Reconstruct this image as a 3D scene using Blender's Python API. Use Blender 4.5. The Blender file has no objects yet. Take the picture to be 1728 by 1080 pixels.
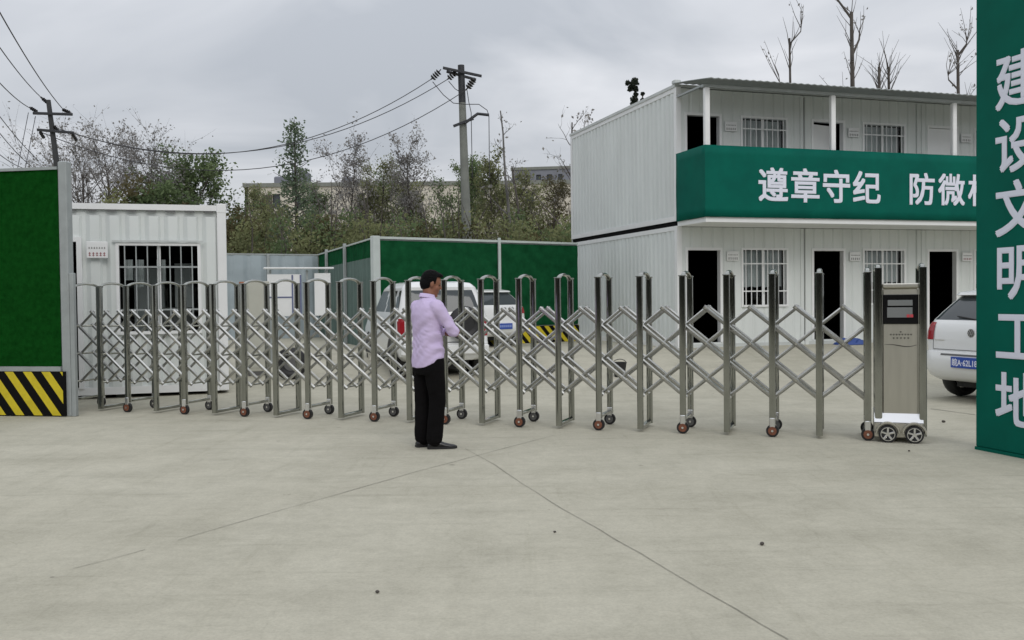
import bpy, math, random
from math import radians, sin, cos, pi, tan, atan2, sqrt
from mathutils import Vector, Matrix, Euler
from mathutils.noise import noise as pnoise

S = bpy.context.scene
COL = S.collection

# ------------------------------------------------------------------ camera
F = 1580.0
HC = 1.41
RM = Matrix.Rotation(radians(90 - 1.341), 3, 'X') @ Matrix.Rotation(radians(-0.63), 3, 'Z')
cam_d = bpy.data.cameras.new("camera")
cam_d.sensor_width = 36.0
cam_d.lens = F / 1728 * 36
cam_d.clip_start = 0.05
cam_d.clip_end = 3000
cam = bpy.data.objects.new("camera", cam_d)
COL.objects.link(cam)
cam.matrix_world = Matrix.Translation((0, 0, HC)) @ RM.to_4x4()
S.camera = cam

# ------------------------------------------------------------------ light
SUN_EL, SUN_AZ = radians(38), radians(158)      # azimuth clockwise from +Y
w = bpy.data.worlds.new("World")
S.world = w
w.use_nodes = True
nt = w.node_tree
for n in list(nt.nodes):
    nt.nodes.remove(n)
N = nt.nodes.new
Lk = nt.links.new
out = N('ShaderNodeOutputWorld')
bg = N('ShaderNodeBackground')
bg.inputs['Strength'].default_value = 0.1
sky = N('ShaderNodeTexSky')
sky.sky_type = 'NISHITA'
sky.sun_disc = False
sky.sun_elevation = SUN_EL
sky.sun_rotation = SUN_AZ
sky.dust_density = 3.0
tc = N('ShaderNodeTexCoord')
sep = N('ShaderNodeSeparateXYZ')
Lk(tc.outputs['Generated'], sep.inputs[0])
# project the view direction on a flat cloud layer
zc = N('ShaderNodeMath'); zc.operation = 'MAXIMUM'; zc.inputs[1].default_value = 0.0
Lk(sep.outputs['Z'], zc.inputs[0])
za = N('ShaderNodeMath'); za.operation = 'ADD'; za.inputs[1].default_value = 0.16
Lk(zc.outputs[0], za.inputs[0])
dx = N('ShaderNodeMath'); dx.operation = 'DIVIDE'
dy = N('ShaderNodeMath'); dy.operation = 'DIVIDE'
Lk(sep.outputs['X'], dx.inputs[0]); Lk(za.outputs[0], dx.inputs[1])
Lk(sep.outputs['Y'], dy.inputs[0]); Lk(za.outputs[0], dy.inputs[1])
cmb = N('ShaderNodeCombineXYZ')
Lk(dx.outputs[0], cmb.inputs[0]); Lk(dy.outputs[0], cmb.inputs[1])
cmb.inputs[2].default_value = 3.7
nz = N('ShaderNodeTexNoise')
nz.inputs['Scale'].default_value = 1.15
nz.inputs['Detail'].default_value = 5.0
nz.inputs['Roughness'].default_value = 0.5
nz.inputs['Distortion'].default_value = 0.5
Lk(cmb.outputs[0], nz.inputs['Vector'])
cr = N('ShaderNodeValToRGB')
cr.color_ramp.elements[0].position = 0.33
cr.color_ramp.elements[0].color = (4.35, 4.6, 5.0, 1)
cr.color_ramp.elements[1].position = 0.68
cr.color_ramp.elements[1].color = (7.2, 7.3, 7.6, 1)
Lk(nz.outputs['Fac'], cr.inputs[0])
mx = N('ShaderNodeMix'); mx.data_type = 'RGBA'
mx.inputs['Factor'].default_value = 0.93
Lk(sky.outputs[0], mx.inputs[6]); Lk(cr.outputs[0], mx.inputs[7])
# an overcast sky is brighter overhead than at the horizon
zg = N('ShaderNodeMath'); zg.operation = 'MULTIPLY_ADD'; zg.inputs[1].default_value = 0.95; zg.inputs[2].default_value = 0.92
Lk(zc.outputs[0], zg.inputs[0])
vm = N('ShaderNodeVectorMath'); vm.operation = 'SCALE'
Lk(mx.outputs[2], vm.inputs[0]); Lk(zg.outputs[0], vm.inputs['Scale'])
Lk(vm.outputs[0], bg.inputs['Color'])
Lk(bg.outputs[0], out.inputs['Surface'])

sun_d = bpy.data.lights.new("sun", 'SUN')
sun_d.energy = 0.8
sun_d.angle = radians(30)
sun_d.color = (1.0, 0.97, 0.92)
sun = bpy.data.objects.new("sun", sun_d)
COL.objects.link(sun)
sdir = Vector((sin(SUN_AZ) * cos(SUN_EL), cos(SUN_AZ) * cos(SUN_EL), sin(SUN_EL)))
sun.rotation_euler = sdir.to_track_quat('Z', 'Y').to_euler()
sun.location = sdir * 60

S.view_settings.view_transform = 'Standard'
S.view_settings.look = 'None'
S.view_settings.exposure = 0.07
S.view_settings.gamma = 1.0

# ------------------------------------------------------------------ helpers
def ray(px, py):
    return RM @ Vector(((px - 864) / F, -(py - 540) / F, -1.0))

CAM = Vector((0, 0, HC))

def at_Y(px, py, Y):
    d = ray(px, py)
    return CAM + d * (Y / d.y)

def at_ground(px, py, z=0.0):
    d = ray(px, py)
    return CAM + d * ((z - HC) / d.z)

def gz(x, y):
    t = (y - 13.5) / 6.0
    t = min(1.0, max(0.0, t))
    return 0.34 * t * t * (3 - 2 * t)

class Fr:
    """local frame of a thing: origin and turn about Z"""
    def __init__(self, x, y, z, ang):
        self.o = Vector((x, y, z)); self.a = ang
        self.ux = Vector((cos(ang), sin(ang), 0)); self.uy = Vector((-sin(ang), cos(ang), 0))
    def hit(self, px, py, ly=0.0):
        d = ray(px, py)
        p0 = self.o + self.uy * ly
        t = (p0 - CAM).dot(self.uy) / d.dot(self.uy)
        p = CAM + d * t - self.o
        return p.dot(self.ux), p.z
    def hitx(self, px, py, lx=0.0):
        d = ray(px, py)
        p0 = self.o + self.ux * lx
        t = (p0 - CAM).dot(self.ux) / d.dot(self.ux)
        p = CAM + d * t - self.o
        return p.dot(self.uy), p.z

class MB:
    def __init__(self):
        self.v = []; self.f = []; self.m = []; self.mi = 0
    def add(self, vs, fs):
        b = len(self.v)
        self.v += [tuple(p) for p in vs]
        for f in fs:
            self.f.append([b + i for i in f]); self.m.append(self.mi)
        return self
    def mat(self, i):
        self.mi = i; return self
    def box(self, x0, x1, y0, y1, z0, z1):
        vs = [(x0, y0, z0), (x1, y0, z0), (x1, y1, z0), (x0, y1, z0), (x0, y0, z1), (x1, y0, z1), (x1, y1, z1), (x0, y1, z1)]
        return self.add(vs, [(0, 3, 2, 1), (4, 5, 6, 7), (0, 1, 5, 4), (1, 2, 6, 5), (2, 3, 7, 6), (3, 0, 4, 7)])
    def bbox(self, x0, x1, y0, y1, z0, z1, b=0.01):
        """box with chamfered vertical and horizontal edges"""
        b = min(b, (x1 - x0) * .45, (y1 - y0) * .45, (z1 - z0) * .45)
        def ring(i, z):
            X0, X1, Y0, Y1 = x0 + i, x1 - i, y0 + i, y1 - i
            return [(X0 + b, Y0, z), (X1 - b, Y0, z), (X1, Y0 + b, z), (X1, Y1 - b, z), (X1 - b, Y1, z), (X0 + b, Y1, z), (X0, Y1 - b, z), (X0, Y0 + b, z)]
        rs = [ring(b * .8, z0), ring(0, z0 + b), ring(0, z1 - b), ring(b * .8, z1)]
        return self.loft(rs)
    def loft(self, rings, cap0=True, cap1=True, closed=True):
        n = len(rings[0]); vs = [p for r in rings for p in r]; fs = []
        for k in range(len(rings) - 1):
            for i in range(n if closed else n - 1):
                j = (i + 1) % n
                fs.append((k * n + i, k * n + j, (k + 1) * n + j, (k + 1) * n + i))
        if cap0: fs.append(tuple(range(n - 1, -1, -1)))
        if cap1: fs.append(tuple((len(rings) - 1) * n + i for i in range(n)))
        return self.add(vs, fs)
    def tube(self, pts, rad, n=8, cap=True):
        pts = [Vector(p) for p in pts]
        if not hasattr(rad, '__len__'): rad = [rad] * len(pts)
        rings = []; ref = None
        for i, p in enumerate(pts):
            t = (pts[min(i + 1, len(pts) - 1)] - pts[max(i - 1, 0)])
            if t.length < 1e-9: t = Vector((0, 0, 1))
            t.normalize()
            if ref is None:
                ref = Vector((1, 0, 0)) if abs(t.x) < .8 else Vector((0, 1, 0))
            a = (ref - t * ref.dot(t)).normalized(); ref = a
            b = t.cross(a)
            r = rad[i]
            rx, ry = (r if hasattr(r, '__len__') else (r, r))
            rings.append([p + a * (cos(2 * pi * k / n) * rx) + b * (sin(2 * pi * k / n) * ry) for k in range(n)])
        return self.loft(rings, cap, cap)
    def disc(self, c, ax, r, th, n=16, r2=None):
        c = Vector(c); ax = Vector(ax).normalized()
        return self.tube([c - ax * th / 2, c + ax * th / 2], [r, r if r2 is None else r2], n)
    def bar(self, p0, p1, wd, th, nrm, ch=.2):
        """rectangular bar from p0 to p1; th is the size along nrm"""
        p0 = Vector(p0); p1 = Vector(p1); t = (p1 - p0).normalized(); nrm = Vector(nrm).normalized(); s = t.cross(nrm).normalized()
        rings = []
        c = min(wd, th) * ch
        prof = [(-wd / 2 + c, -th / 2), (wd / 2 - c, -th / 2), (wd / 2, -th / 2 + c), (wd / 2, th / 2 - c), (wd / 2 - c, th / 2), (-wd / 2 + c, th / 2), (-wd / 2, th / 2 - c), (-wd / 2, -th / 2 + c)]
        for p in (p0, p1):
            rings.append([p + s * a + nrm * b for a, b in prof])
        return self.loft(rings)
    def ball(self, c, rx, ry=None, rz=None, n=12, m=8, rot=None):
        ry = rx if ry is None else ry; rz = rx if rz is None else rz
        c = Vector(c); rings = []
        for k in range(1, m):
            th = pi * k / m
            r = []
            for i in range(n):
                ph = 2 * pi * i / n
                q = Vector((rx * sin(th) * cos(ph), ry * sin(th) * sin(ph), -rz * cos(th)))
                if rot is not None: q = rot @ q
                r.append(c + q)
            rings.append(r)
        return self.loft(rings)
    def build(self, name, mats, parent=None, smooth=False, ang=None):
        me = bpy.data.meshes.new(name)
        me.from_pydata(self.v, [], self.f)
        if not isinstance(mats, (list, tuple)): mats = [mats]
        for m_ in mats: me.materials.append(m_)
        if len(mats) > 1: me.polygons.foreach_set('material_index', self.m)
        if smooth: me.polygons.foreach_set('use_smooth', [True] * len(me.polygons))
        me.update()
        if smooth and ang is not None: me.set_sharp_from_angle(angle=radians(ang))
        o = bpy.data.objects.new(name, me)
        COL.objects.link(o)
        if parent is not None: o.parent = parent
        return o

def thing(name, label, cat, loc=(0, 0, 0), rz=0.0, group=None):
    o = bpy.data.objects.new(name, None)
    COL.objects.link(o)
    o.empty_display_size = .2
    o.location = loc; o.rotation_euler = (0, 0, rz)
    return tag(o, label, cat, group)

def tag(o, label, cat, group=None):
    o['label'] = label; o['category'] = cat
    if group: o['group'] = group
    return o

def dup(root, loc=None, rz=None, label=None, scale=None):
    def cp(o, par):
        c = o.copy(); COL.objects.link(c)
        if par is not None: c.parent = par
        for ch in [q for q in kids.get(o, [])]: cp(ch, c)
        return c
    kids = {}
    for q in COL.objects:
        if q.parent is not None: kids.setdefault(q.parent, []).append(q)
    r = cp(root, None)
    if loc is not None: r.location = loc
    if rz is not None: r.rotation_euler = (0, 0, rz)
    if label: r['label'] = label
    if scale: r.scale = scale if hasattr(scale, '__len__') else (scale,) * 3
    return r

def remeshed(mb, name, mat, parent, voxel, smooth_it=6, factor=.5):
    o = mb.build(name + '_src', mat)
    md = o.modifiers.new('r', 'REMESH'); md.mode = 'VOXEL'; md.voxel_size = voxel
    sm = o.modifiers.new('s', 'SMOOTH'); sm.factor = factor; sm.iterations = smooth_it
    dg = bpy.context.evaluated_depsgraph_get()
    me = bpy.data.meshes.new_from_object(o.evaluated_get(dg))
    me.name = name
    src = o.data
    bpy.data.objects.remove(o); bpy.data.meshes.remove(src)
    me.materials.clear(); me.materials.append(mat)
    me.polygons.foreach_set('use_smooth', [True] * len(me.polygons))
    r = bpy.data.objects.new(name, me); COL.objects.link(r); r.parent = parent
    return r

def text_mesh(body, size, offset=0.0, extrude=0.004):
    """bpy text outline -> (verts, faces), centred on its own box, in the XY plane"""
    c = bpy.data.curves.new('txt', 'FONT')
    c.body = body; c.size = size; c.offset = offset; c.extrude = extrude
    c.resolution_u = 3
    o = bpy.data.objects.new('txt', c); COL.objects.link(o)
    dg = bpy.context.evaluated_depsgraph_get()
    dg.update()
    me = bpy.data.meshes.new_from_object(o.evaluated_get(dg))
    vs = [v.co.copy() for v in me.vertices]; fs = [tuple(p.vertices) for p in me.polygons]
    bpy.data.objects.remove(o); bpy.data.meshes.remove(me); bpy.data.curves.remove(c)
    x0 = min(v.x for v in vs); x1 = max(v.x for v in vs); y0 = min(v.y for v in vs); y1 = max(v.y for v in vs)
    return vs, fs, (x0, x1, y0, y1)

# ------------------------------------------------------------------ materials
def bold(vs, fs, d, layers=((-1, -1), (1, -1), (-1, 1), (1, 1), (0, 0))):
    """thicken strokes by stacking slightly shifted copies, each a hair in front of the last"""
    V = []; FF = []
    for i, (a, b) in enumerate(layers):
        n = len(V)
        V += [Vector((v.x + a * d, v.y + b * d, v.z + .0007 * i)) for v in vs]
        FF += [tuple(n + k for k in f) for f in fs]
    return V, FF

def mat(name, col, rough=.6, metal=0.0, var=0.0, vscale=3.0, col2=None, bump=0.0, bscale=40.0, spec=.5, detail=4.0, stretch=None, ramp=(.35, .65), coat=0.0, trans=0.0):
    m = bpy.data.materials.new(name); m.use_nodes = True
    t = m.node_tree; b = t.nodes['Principled BSDF']
    b.inputs['Base Color'].default_value = (*col, 1)
    b.inputs['Roughness'].default_value = rough
    b.inputs['Metallic'].default_value = metal
    b.inputs['Specular IOR Level'].default_value = spec
    if coat: b.inputs['Coat Weight'].default_value = coat; b.inputs['Coat Roughness'].default_value = .05
    if trans: b.inputs['Transmission Weight'].default_value = trans
    co = t.nodes.new('ShaderNodeTexCoord'); src = co.outputs['Object']
    if stretch:
        mp = t.nodes.new('ShaderNodeMapping'); mp.inputs['Scale'].default_value = stretch
        t.links.new(src, mp.inputs['Vector']); src = mp.outputs[0]
    if var or col2:
        n = t.nodes.new('ShaderNodeTexNoise'); n.inputs['Scale'].default_value = vscale; n.inputs['Detail'].default_value = detail; n.inputs['Roughness'].default_value = .6
        t.links.new(src, n.inputs['Vector'])
        r = t.nodes.new('ShaderNodeValToRGB')
        c2 = col2 if col2 else tuple(c * (1 - var) for c in col)
        r.color_ramp.elements[0].position = ramp[0]; r.color_ramp.elements[0].color = (*c2, 1)
        r.color_ramp.elements[1].position = ramp[1]; r.color_ramp.elements[1].color = (*col, 1)
        t.links.new(n.outputs['Fac'], r.inputs[0]); t.links.new(r.outputs[0], b.inputs['Base Color'])
    if bump:
        n2 = t.nodes.new('ShaderNodeTexNoise'); n2.inputs['Scale'].default_value = bscale; n2.inputs['Detail'].default_value = 3
        t.links.new(src, n2.inputs['Vector'])
        bp = t.nodes.new('ShaderNodeBump'); bp.inputs['Strength'].default_value = bump; bp.inputs['Distance'].default_value = .02
        t.links.new(n2.outputs['Fac'], bp.inputs['Height']); t.links.new(bp.outputs[0], b.inputs['Normal'])
    return m

M = {}
M['white'] = mat('white_panel_paint', (.69, .725, .71), .45, var=.1, vscale=1.3, stretch=(1, 1, .35))
M['white_clean'] = mat('white_paint', (.78, .79, .79), .4, var=.05)
M['trimgrey'] = mat('pale_grey_trim', (.55, .58, .57), .45, var=.12, vscale=4)
M['interior'] = mat('room_shade_black', (.010, .010, .010), .95, spec=.05)  # near-black colour stands in for the shade inside the rooms
M['steel'] = mat('stainless_steel', (.38, .39, .36), .13, 1.0, var=.25, vscale=6, stretch=(1, 1, .3))
M['steel_bar'] = mat('stainless_bar', (.60, .60, .575), .27, 1.0, var=.2, vscale=6)
M['steel_dull'] = mat('brushed_steel', (.66, .64, .57), .36, 1.0, var=.12, vscale=9, stretch=(1, 1, .1))
M['bright'] = mat('bright_zinc', (.80, .80, .80), .28, 1.0)
M['black'] = mat('black_rubber', (.014, .014, .015), .6, var=.3, vscale=20)
M['gloss_black'] = mat('gloss_black', (.008, .008, .009), .15)
M['orange'] = mat('orange_hub', (.21, .075, .04), .55, var=.3, vscale=30)
M['banner'] = mat('green_vinyl', (.001, .115, .082), .7, col2=(.001, .094, .070), vscale=2.0, bump=.15, bscale=5.0, spec=.1)
M['sign'] = mat('sign_vinyl', (.001, .118, .083), .7, col2=(.001, .098, .070), vscale=2.0, bump=.1, bscale=4.0, spec=.1)
M['letter'] = mat('letter_white', (.72, .74, .84), .5)
M['turf'] = mat('artificial_turf', (.008, .095, .013), .95, col2=(.004, .056, .007), vscale=16, bump=1.0, bscale=220, detail=10, spec=.03, ramp=(.3, .7))
M['turf_far'] = mat('artificial_turf_far', (.012, .105, .040), .9, col2=(.006, .058, .022), vscale=4, bump=1.0, bscale=120, detail=10, spec=.03, ramp=(.3, .7))
M['net'] = mat('green_grey_sheet', (.085, .14, .12), .7, var=.25, vscale=1.5)
M['bluesheet'] = mat('blue_grey_sheet', (.34, .40, .43), .5, var=.2, vscale=1.2)
M['palepost'] = mat('pale_post', (.50, .55, .53), .5, var=.1)
M['galv'] = mat('galvanised_post', (.36, .39, .39), .5, .25, var=.15, vscale=5)
M['yellow'] = mat('yellow_paint', (.62, .50, .015), .5, var=.15, vscale=8)
M['blackpaint'] = mat('black_paint', (.005, .005, .005), .7, spec=.1)
M['glass'] = mat('window_glass', (.02, .025, .028), .06)
M['curtain'] = mat('pale_curtain', (.62, .65, .66), .8, var=.15, vscale=9, stretch=(1, 1, .05))
M['pole'] = mat('concrete_pole', (.20, .21, .19), .85, var=.2, vscale=3)
M['poledark'] = mat('weathered_pole', (.045, .047, .05), .85, var=.2)
M['iron'] = mat('dark_iron', (.035, .037, .042), .6, .3)
M['wire'] = mat('cable', (.03, .03, .035), .6)
M['insul'] = mat('brown_insulator', (.012, .011, .012), .3)
M['carwhite'] = mat('white_car_paint', (.74, .75, .75), .25, coat=.6)
M['carglass'] = mat('car_glass', (.04, .05, .055), .05)
M['taillight'] = mat('red_lens', (.30, .012, .02), .12)
M['plate'] = mat('blue_plate', (.02, .07, .36), .4)
M['plastic'] = mat('grey_plastic', (.10, .10, .10), .6)
M['chrome'] = mat('chrome', (.75, .75, .76), .1, 1.0)
M['lcd'] = mat('grey_lcd', (.22, .23, .23), .25)
M['red'] = mat('red_mark', (.6, .06, .08), .5)
M['darkred'] = mat('dark_red_text', (.25, .03, .04), .5)
M['etch'] = mat('etched_text', (.10, .095, .085), .5, .4)
M['beige'] = mat('beige_cabinet', (.47, .47, .41), .55, var=.08)
M['bluefr'] = mat('blue_grey_frame', (.12, .14, .25), .5)
M['brickor'] = mat('orange_boards', (.36, .13, .06), .8, var=.4, vscale=6)
M['facade'] = mat('beige_render', (.56, .525, .455), .9, var=.3, vscale=.25, detail=8)
M['facgrey'] = mat('grey_cladding', (.19, .20, .235), .7, var=.2, vscale=.3)
M['darkwin'] = mat('dark_window', (.05, .06, .07), .2)
M['skin'] = mat('skin', (.25, .105, .06), .55, var=.1, vscale=14)
M['shirt'] = mat('lavender_shirt', (.60, .50, .73), .85, var=.05, vscale=5, bump=.25, bscale=9, spec=.15)
M['trousers'] = mat('black_trousers', (.006, .0055, .006), .85, var=.2, bump=.5, bscale=12, spec=.08)
M['hair'] = mat('black_hair', (.004, .004, .0045), .7, bump=.8, bscale=90, spec=.1)
M['shoe'] = mat('black_leather', (.008, .008, .009), .3)
M['bark'] = mat('bark', (.10, .088, .078), .95, var=.35, vscale=3)
M['barkpale'] = mat('pale_bark', (.17, .165, .16), .95, var=.3, vscale=3)
M['mirror_trees'] = mat('mirrored_trees', (.016, .022, .014), .95, var=.4, vscale=.4)  # near-black, for the added trees that the posts mirror
def leafmat(name, a, b, sc=.9):
    m = mat(name, a, .75, col2=b, vscale=sc, detail=6, spec=.2)
    t = m.node_tree; p = t.nodes['Principled BSDF']; o = t.nodes['Material Output']
    tl = t.nodes.new('ShaderNodeBsdfTranslucent'); ms = t.nodes.new('ShaderNodeMixShader'); ms.inputs[0].default_value = .45
    t.links.new(p.inputs['Base Color'].links[0].from_socket, tl.inputs['Color'])
    t.links.new(p.outputs[0], ms.inputs[1]); t.links.new(tl.outputs[0], ms.inputs[2]); t.links.new(ms.outputs[0], o.inputs['Surface'])
    return m
M['leaf_green'] = leafmat('leaf_green', (.20, .26, .125), (.095, .14, .065))
M['leaf_olive'] = leafmat('leaf_olive', (.28, .295, .145), (.13, .145, .07))
M['leaf_grey'] = leafmat('leaf_budding', (.37, .36, .34), (.21, .20, .20))
M['leaf_conifer'] = leafmat('leaf_conifer', (.21, .265, .18), (.10, .145, .09), 1.5)
M['leaf_brown'] = leafmat('leaf_brown', (.15, .13, .065), (.07, .068, .033), .7)
M['leaf_dark'] = leafmat('leaf_dark', (.05, .062, .045), (.022, .03, .022))

# concrete forecourt
def concrete():
    m = bpy.data.materials.new('concrete_slab'); m.use_nodes = True
    t = m.node_tree; b = t.nodes['Principled BSDF']; NN = t.nodes.new; LL = t.links.new
    co = NN('ShaderNodeTexCoord')
    def noise(scale, detail, st=(1, 1, 1), rot=0.0, rough=.6, dist=0.0):
        mp = NN('ShaderNodeMapping'); mp.inputs['Scale'].default_value = st; mp.inputs['Rotation'].default_value = (0, 0, rot)
        LL(co.outputs['Object'], mp.inputs['Vector'])
        n = NN('ShaderNodeTexNoise'); n.inputs['Scale'].default_value = scale; n.inputs['Detail'].default_value = detail
        n.inputs['Roughness'].default_value = rough; n.inputs['Distortion'].default_value = dist
        LL(mp.outputs[0], n.inputs['Vector']); return n.outputs['Fac']
    def ramp(src, p0, c0, p1, c1):
        r = NN('ShaderNodeValToRGB'); r.color_ramp.elements[0].position = p0; r.color_ramp.elements[0].color = (*c0, 1)
        r.color_ramp.elements[1].position = p1; r.color_ramp.elements[1].color = (*c1, 1); LL(src, r.inputs[0]); return r.outputs[0]
    def mixc(f, a, bb, mode='MULTIPLY'):
        x = NN('ShaderNodeMix'); x.data_type = 'RGBA'; x.blend_type = mode
        if isinstance(f, float): x.inputs['Factor'].default_value = f
        else: LL(f, x.inputs['Factor'])
        LL(a, x.inputs[6]); LL(bb, x.inputs[7]); return x.outputs[2]
    base = ramp(noise(.35, 6, dist=.6), .32, (.445, .424, .342), .66, (.505, .484, .398))
    blot = ramp(noise(1.6, 8, rough=.7, dist=.4), .30, (.82, .82, .81), .60, (1, 1, 1))
    smear = ramp(noise(1.1, 7, (.6, 2.2, 1), rot=1.0, rough=.65), .30, (.86, .86, .85), .52, (1, 1, 1))
    smear2 = ramp(noise(.9, 7, (2.4, .7, 1), rot=.5, rough=.65), .28, (.90, .90, .89), .50, (1, 1, 1))
    grit = ramp(noise(55, 4, rough=.7), .30, (.84, .84, .84), .6, (1.02, 1.02, 1.02))
    spots = ramp(noise(7.0, 2, rough=.4), .20, (.45, .45, .45), .235, (1, 1, 1))
    streak = ramp(noise(2.2, 5, (.25, 4.0, 1), rot=.85, rough=.7), .28, (.80, .80, .79), .44, (1, 1, 1))
    streak2 = ramp(noise(1.7, 5, (3.6, .22, 1), rot=-.35, rough=.7), .28, (.84, .84, .82), .43, (1, 1, 1))
    mott = ramp(noise(13, 4, rough=.75), .30, (.88, .88, .87), .62, (1.03, 1.03, 1.02))
    pits = ramp(noise(120, 2, rough=.5), .25, (.62, .62, .61), .34, (1, 1, 1))
    vo = NN('ShaderNodeTexVoronoi'); vo.feature = 'DISTANCE_TO_EDGE'; vo.inputs['Scale'].default_value = .33
    wp = NN('ShaderNodeVectorMath'); wp.operation = 'ADD'
    wn = NN('ShaderNodeTexNoise'); wn.inputs['Scale'].default_value = 1.1; wn.inputs['Detail'].default_value = 6
    LL(co.outputs['Object'], wn.inputs['Vector']); LL(co.outputs['Object'], wp.inputs[0]); LL(wn.outputs['Color'], wp.inputs[1]); LL(wp.outputs[0], vo.inputs['Vector'])
    hair = ramp(vo.outputs['Distance'], .0, (.70, .70, .68), .0028, (1, 1, 1))
    base = mixc(.8, base, streak); base = mixc(.7, base, streak2); base = mixc(.8, base, mott); base = mixc(.6, base, pits); base = mixc(.22, base, hair)
    c = mixc(.8, base, blot); c = mixc(.75, c, smear); c = mixc(.8, c, smear2); c = mixc(.8, c, grit); c = mixc(.7, c, spots)
    LL(c, b.inputs['Base Color'])
    b.inputs['Roughness'].default_value = .85
    b.inputs['Specular IOR Level'].default_value = .3
    bp = NN('ShaderNodeBump'); bp.inputs['Strength'].default_value = .25; bp.inputs['Distance'].default_value = .01
    LL(noise(40, 5), bp.inputs['Height']); LL(bp.outputs[0], b.inputs['Normal'])
    return m
M['concrete'] = concrete()
M['joint'] = mat('joint_filler', (.33, .315, .26), .9, var=.4, vscale=6, ramp=(.3, .7))

# ------------------------------------------------------------------ ground
xs = [-600, -250, -120, -60, -30] + [-20 + 2 * i for i in range(21)] + [30, 60, 120, 250, 600]
ys = [-300, -120, -60, -30, -12, -4, 0, 3, 6, 9, 11, 12.5] + [13.5 + .5 * i for i in range(14)] + [22, 26, 32, 45, 70, 120, 250, 600, 1200]
g = MB()
g.add([(x, y, gz(x, y)) for y in ys for x in xs],
      [(j * len(xs) + i, j * len(xs) + i + 1, (j + 1) * len(xs) + i + 1, (j + 1) * len(xs) + i) for j in range(len(ys) - 1) for i in range(len(xs) - 1)])
ground = g.build('ground', M['concrete'], smooth=True)
ground['kind'] = 'structure'

def joint(px_pts, wid, name='concrete_joint', jit=.012, seed=1):
    rnd = random.Random(seed)
    P = [at_ground(x, y, 0) for x, y in px_pts]
    pts = []
    for a, b in zip(P[:-1], P[1:]):
        n = max(2, int((b - a).length / .25))
        for k in range(n): pts.append(a.lerp(b, k / n))
    pts.append(P[-1])
    vs = []; fs = []
    for i, p in enumerate(pts):
        d = (pts[min(i + 1, len(pts) - 1)] - pts[max(i - 1, 0)]).normalized()
        s = Vector((-d.y, d.x, 0))
        wv = wid * (.55 + .7 * rnd.random()); j = (rnd.random() - .5) * jit
        vs += [p + s * (wv / 2 + j) + Vector((0, 0, .004)), p + s * (-wv / 2 + j) + Vector((0, 0, .004))]
    fs = [(2 * i, 2 * i + 1, 2 * i + 3, 2 * i + 2) for i in range(len(pts) - 1)]
    o = MB().add(vs, fs).build(name, M['joint']); o['kind'] = 'structure'
    return o
joint([(125, 960), (245, 928)], .005, seed=2)
joint([(300, 912), (425, 875), (550, 840), (700, 797), (850, 757), (936, 735)], .006, seed=3)
joint([(786, 757), (835, 785), (925, 845), (1080, 934), (1240, 1028), (1330, 1080)], .005, seed=4)
joint([(1570, 690), (1600, 694), (1645, 700)], .02, seed=5)

# ------------------------------------------------------------------ wall with openings, ribbed sheet
def ribbed_wall(mb, x0, x1, z0, z1, holes, y=0.0, pitch=.25, depth=.02, flat=.6, axis='x', out=-1):
    """sheet along x (or y) at offset y, profile pushed 'depth' outwards; holes = [(a,b,z0,z1)]"""
    cuts = []
    n = int(round((x1 - x0) / pitch)); p = (x1 - x0) / n
    slope = .12 * p
    for i in range(n):
        a = x0 + i * p
        g = (1 - flat) * p
        cuts += [(a, 0), (a + g - 2 * slope if g > 2 * slope else a + g * .3, 0), (a + g, 1), (a + p - slope, 1)]
    cuts.append((x1, 0))
    def depth_at(u):
        for (ua, da), (ub, db) in zip(cuts[:-1], cuts[1:]):
            if ua <= u <= ub + 1e-9:
                return da + (db - da) * ((u - ua) / max(1e-9, ub - ua))
        return 0
    us = sorted(set([round(c[0], 5) for c in cuts] + [round(v, 5) for h in holes for v in (h[0], h[1]) if x0 < v < x1]))
    zs = sorted(set([z0, z1] + [v for h in holes for v in (h[2], h[3]) if z0 < v < z1]))
    vs = []; fs = []
    for z in zs:
        for u in us:
            d = y + out * depth * depth_at(u)
            vs.append((u, d, z) if axis == 'x' else (d, u, z))
    nu = len(us)
    for j in range(len(zs) - 1):
        for i in range(nu - 1):
            cu = (us[i] + us[i + 1]) / 2; cz = (zs[j] + zs[j + 1]) / 2
            if any(h[0] < cu < h[1] and h[2] < cz < h[3] for h in holes): continue
            fs.append((j * nu + i, j * nu + i + 1, (j + 1) * nu + i + 1, (j + 1) * nu + i))
    mb.add(vs, fs)

def opening_frame(name, par, a, b, z0, z1, w_=.05, y0=-.035, y1=.12, sill=True, m_='white_clean'):
    f = MB()
    f.box(a - w_, a, y0, y1, z0 if not sill else z0 - w_, z1 + w_)
    f.box(b, b + w_, y0, y1, z0 if not sill else z0 - w_, z1 + w_)
    f.box(a, b, y0 + .002, y1, z1, z1 + w_)
    if sill: f.box(a, b, y0 - .01, y1, z0 - w_, z0)
    return f.build(name, M[m_], par)

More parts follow.
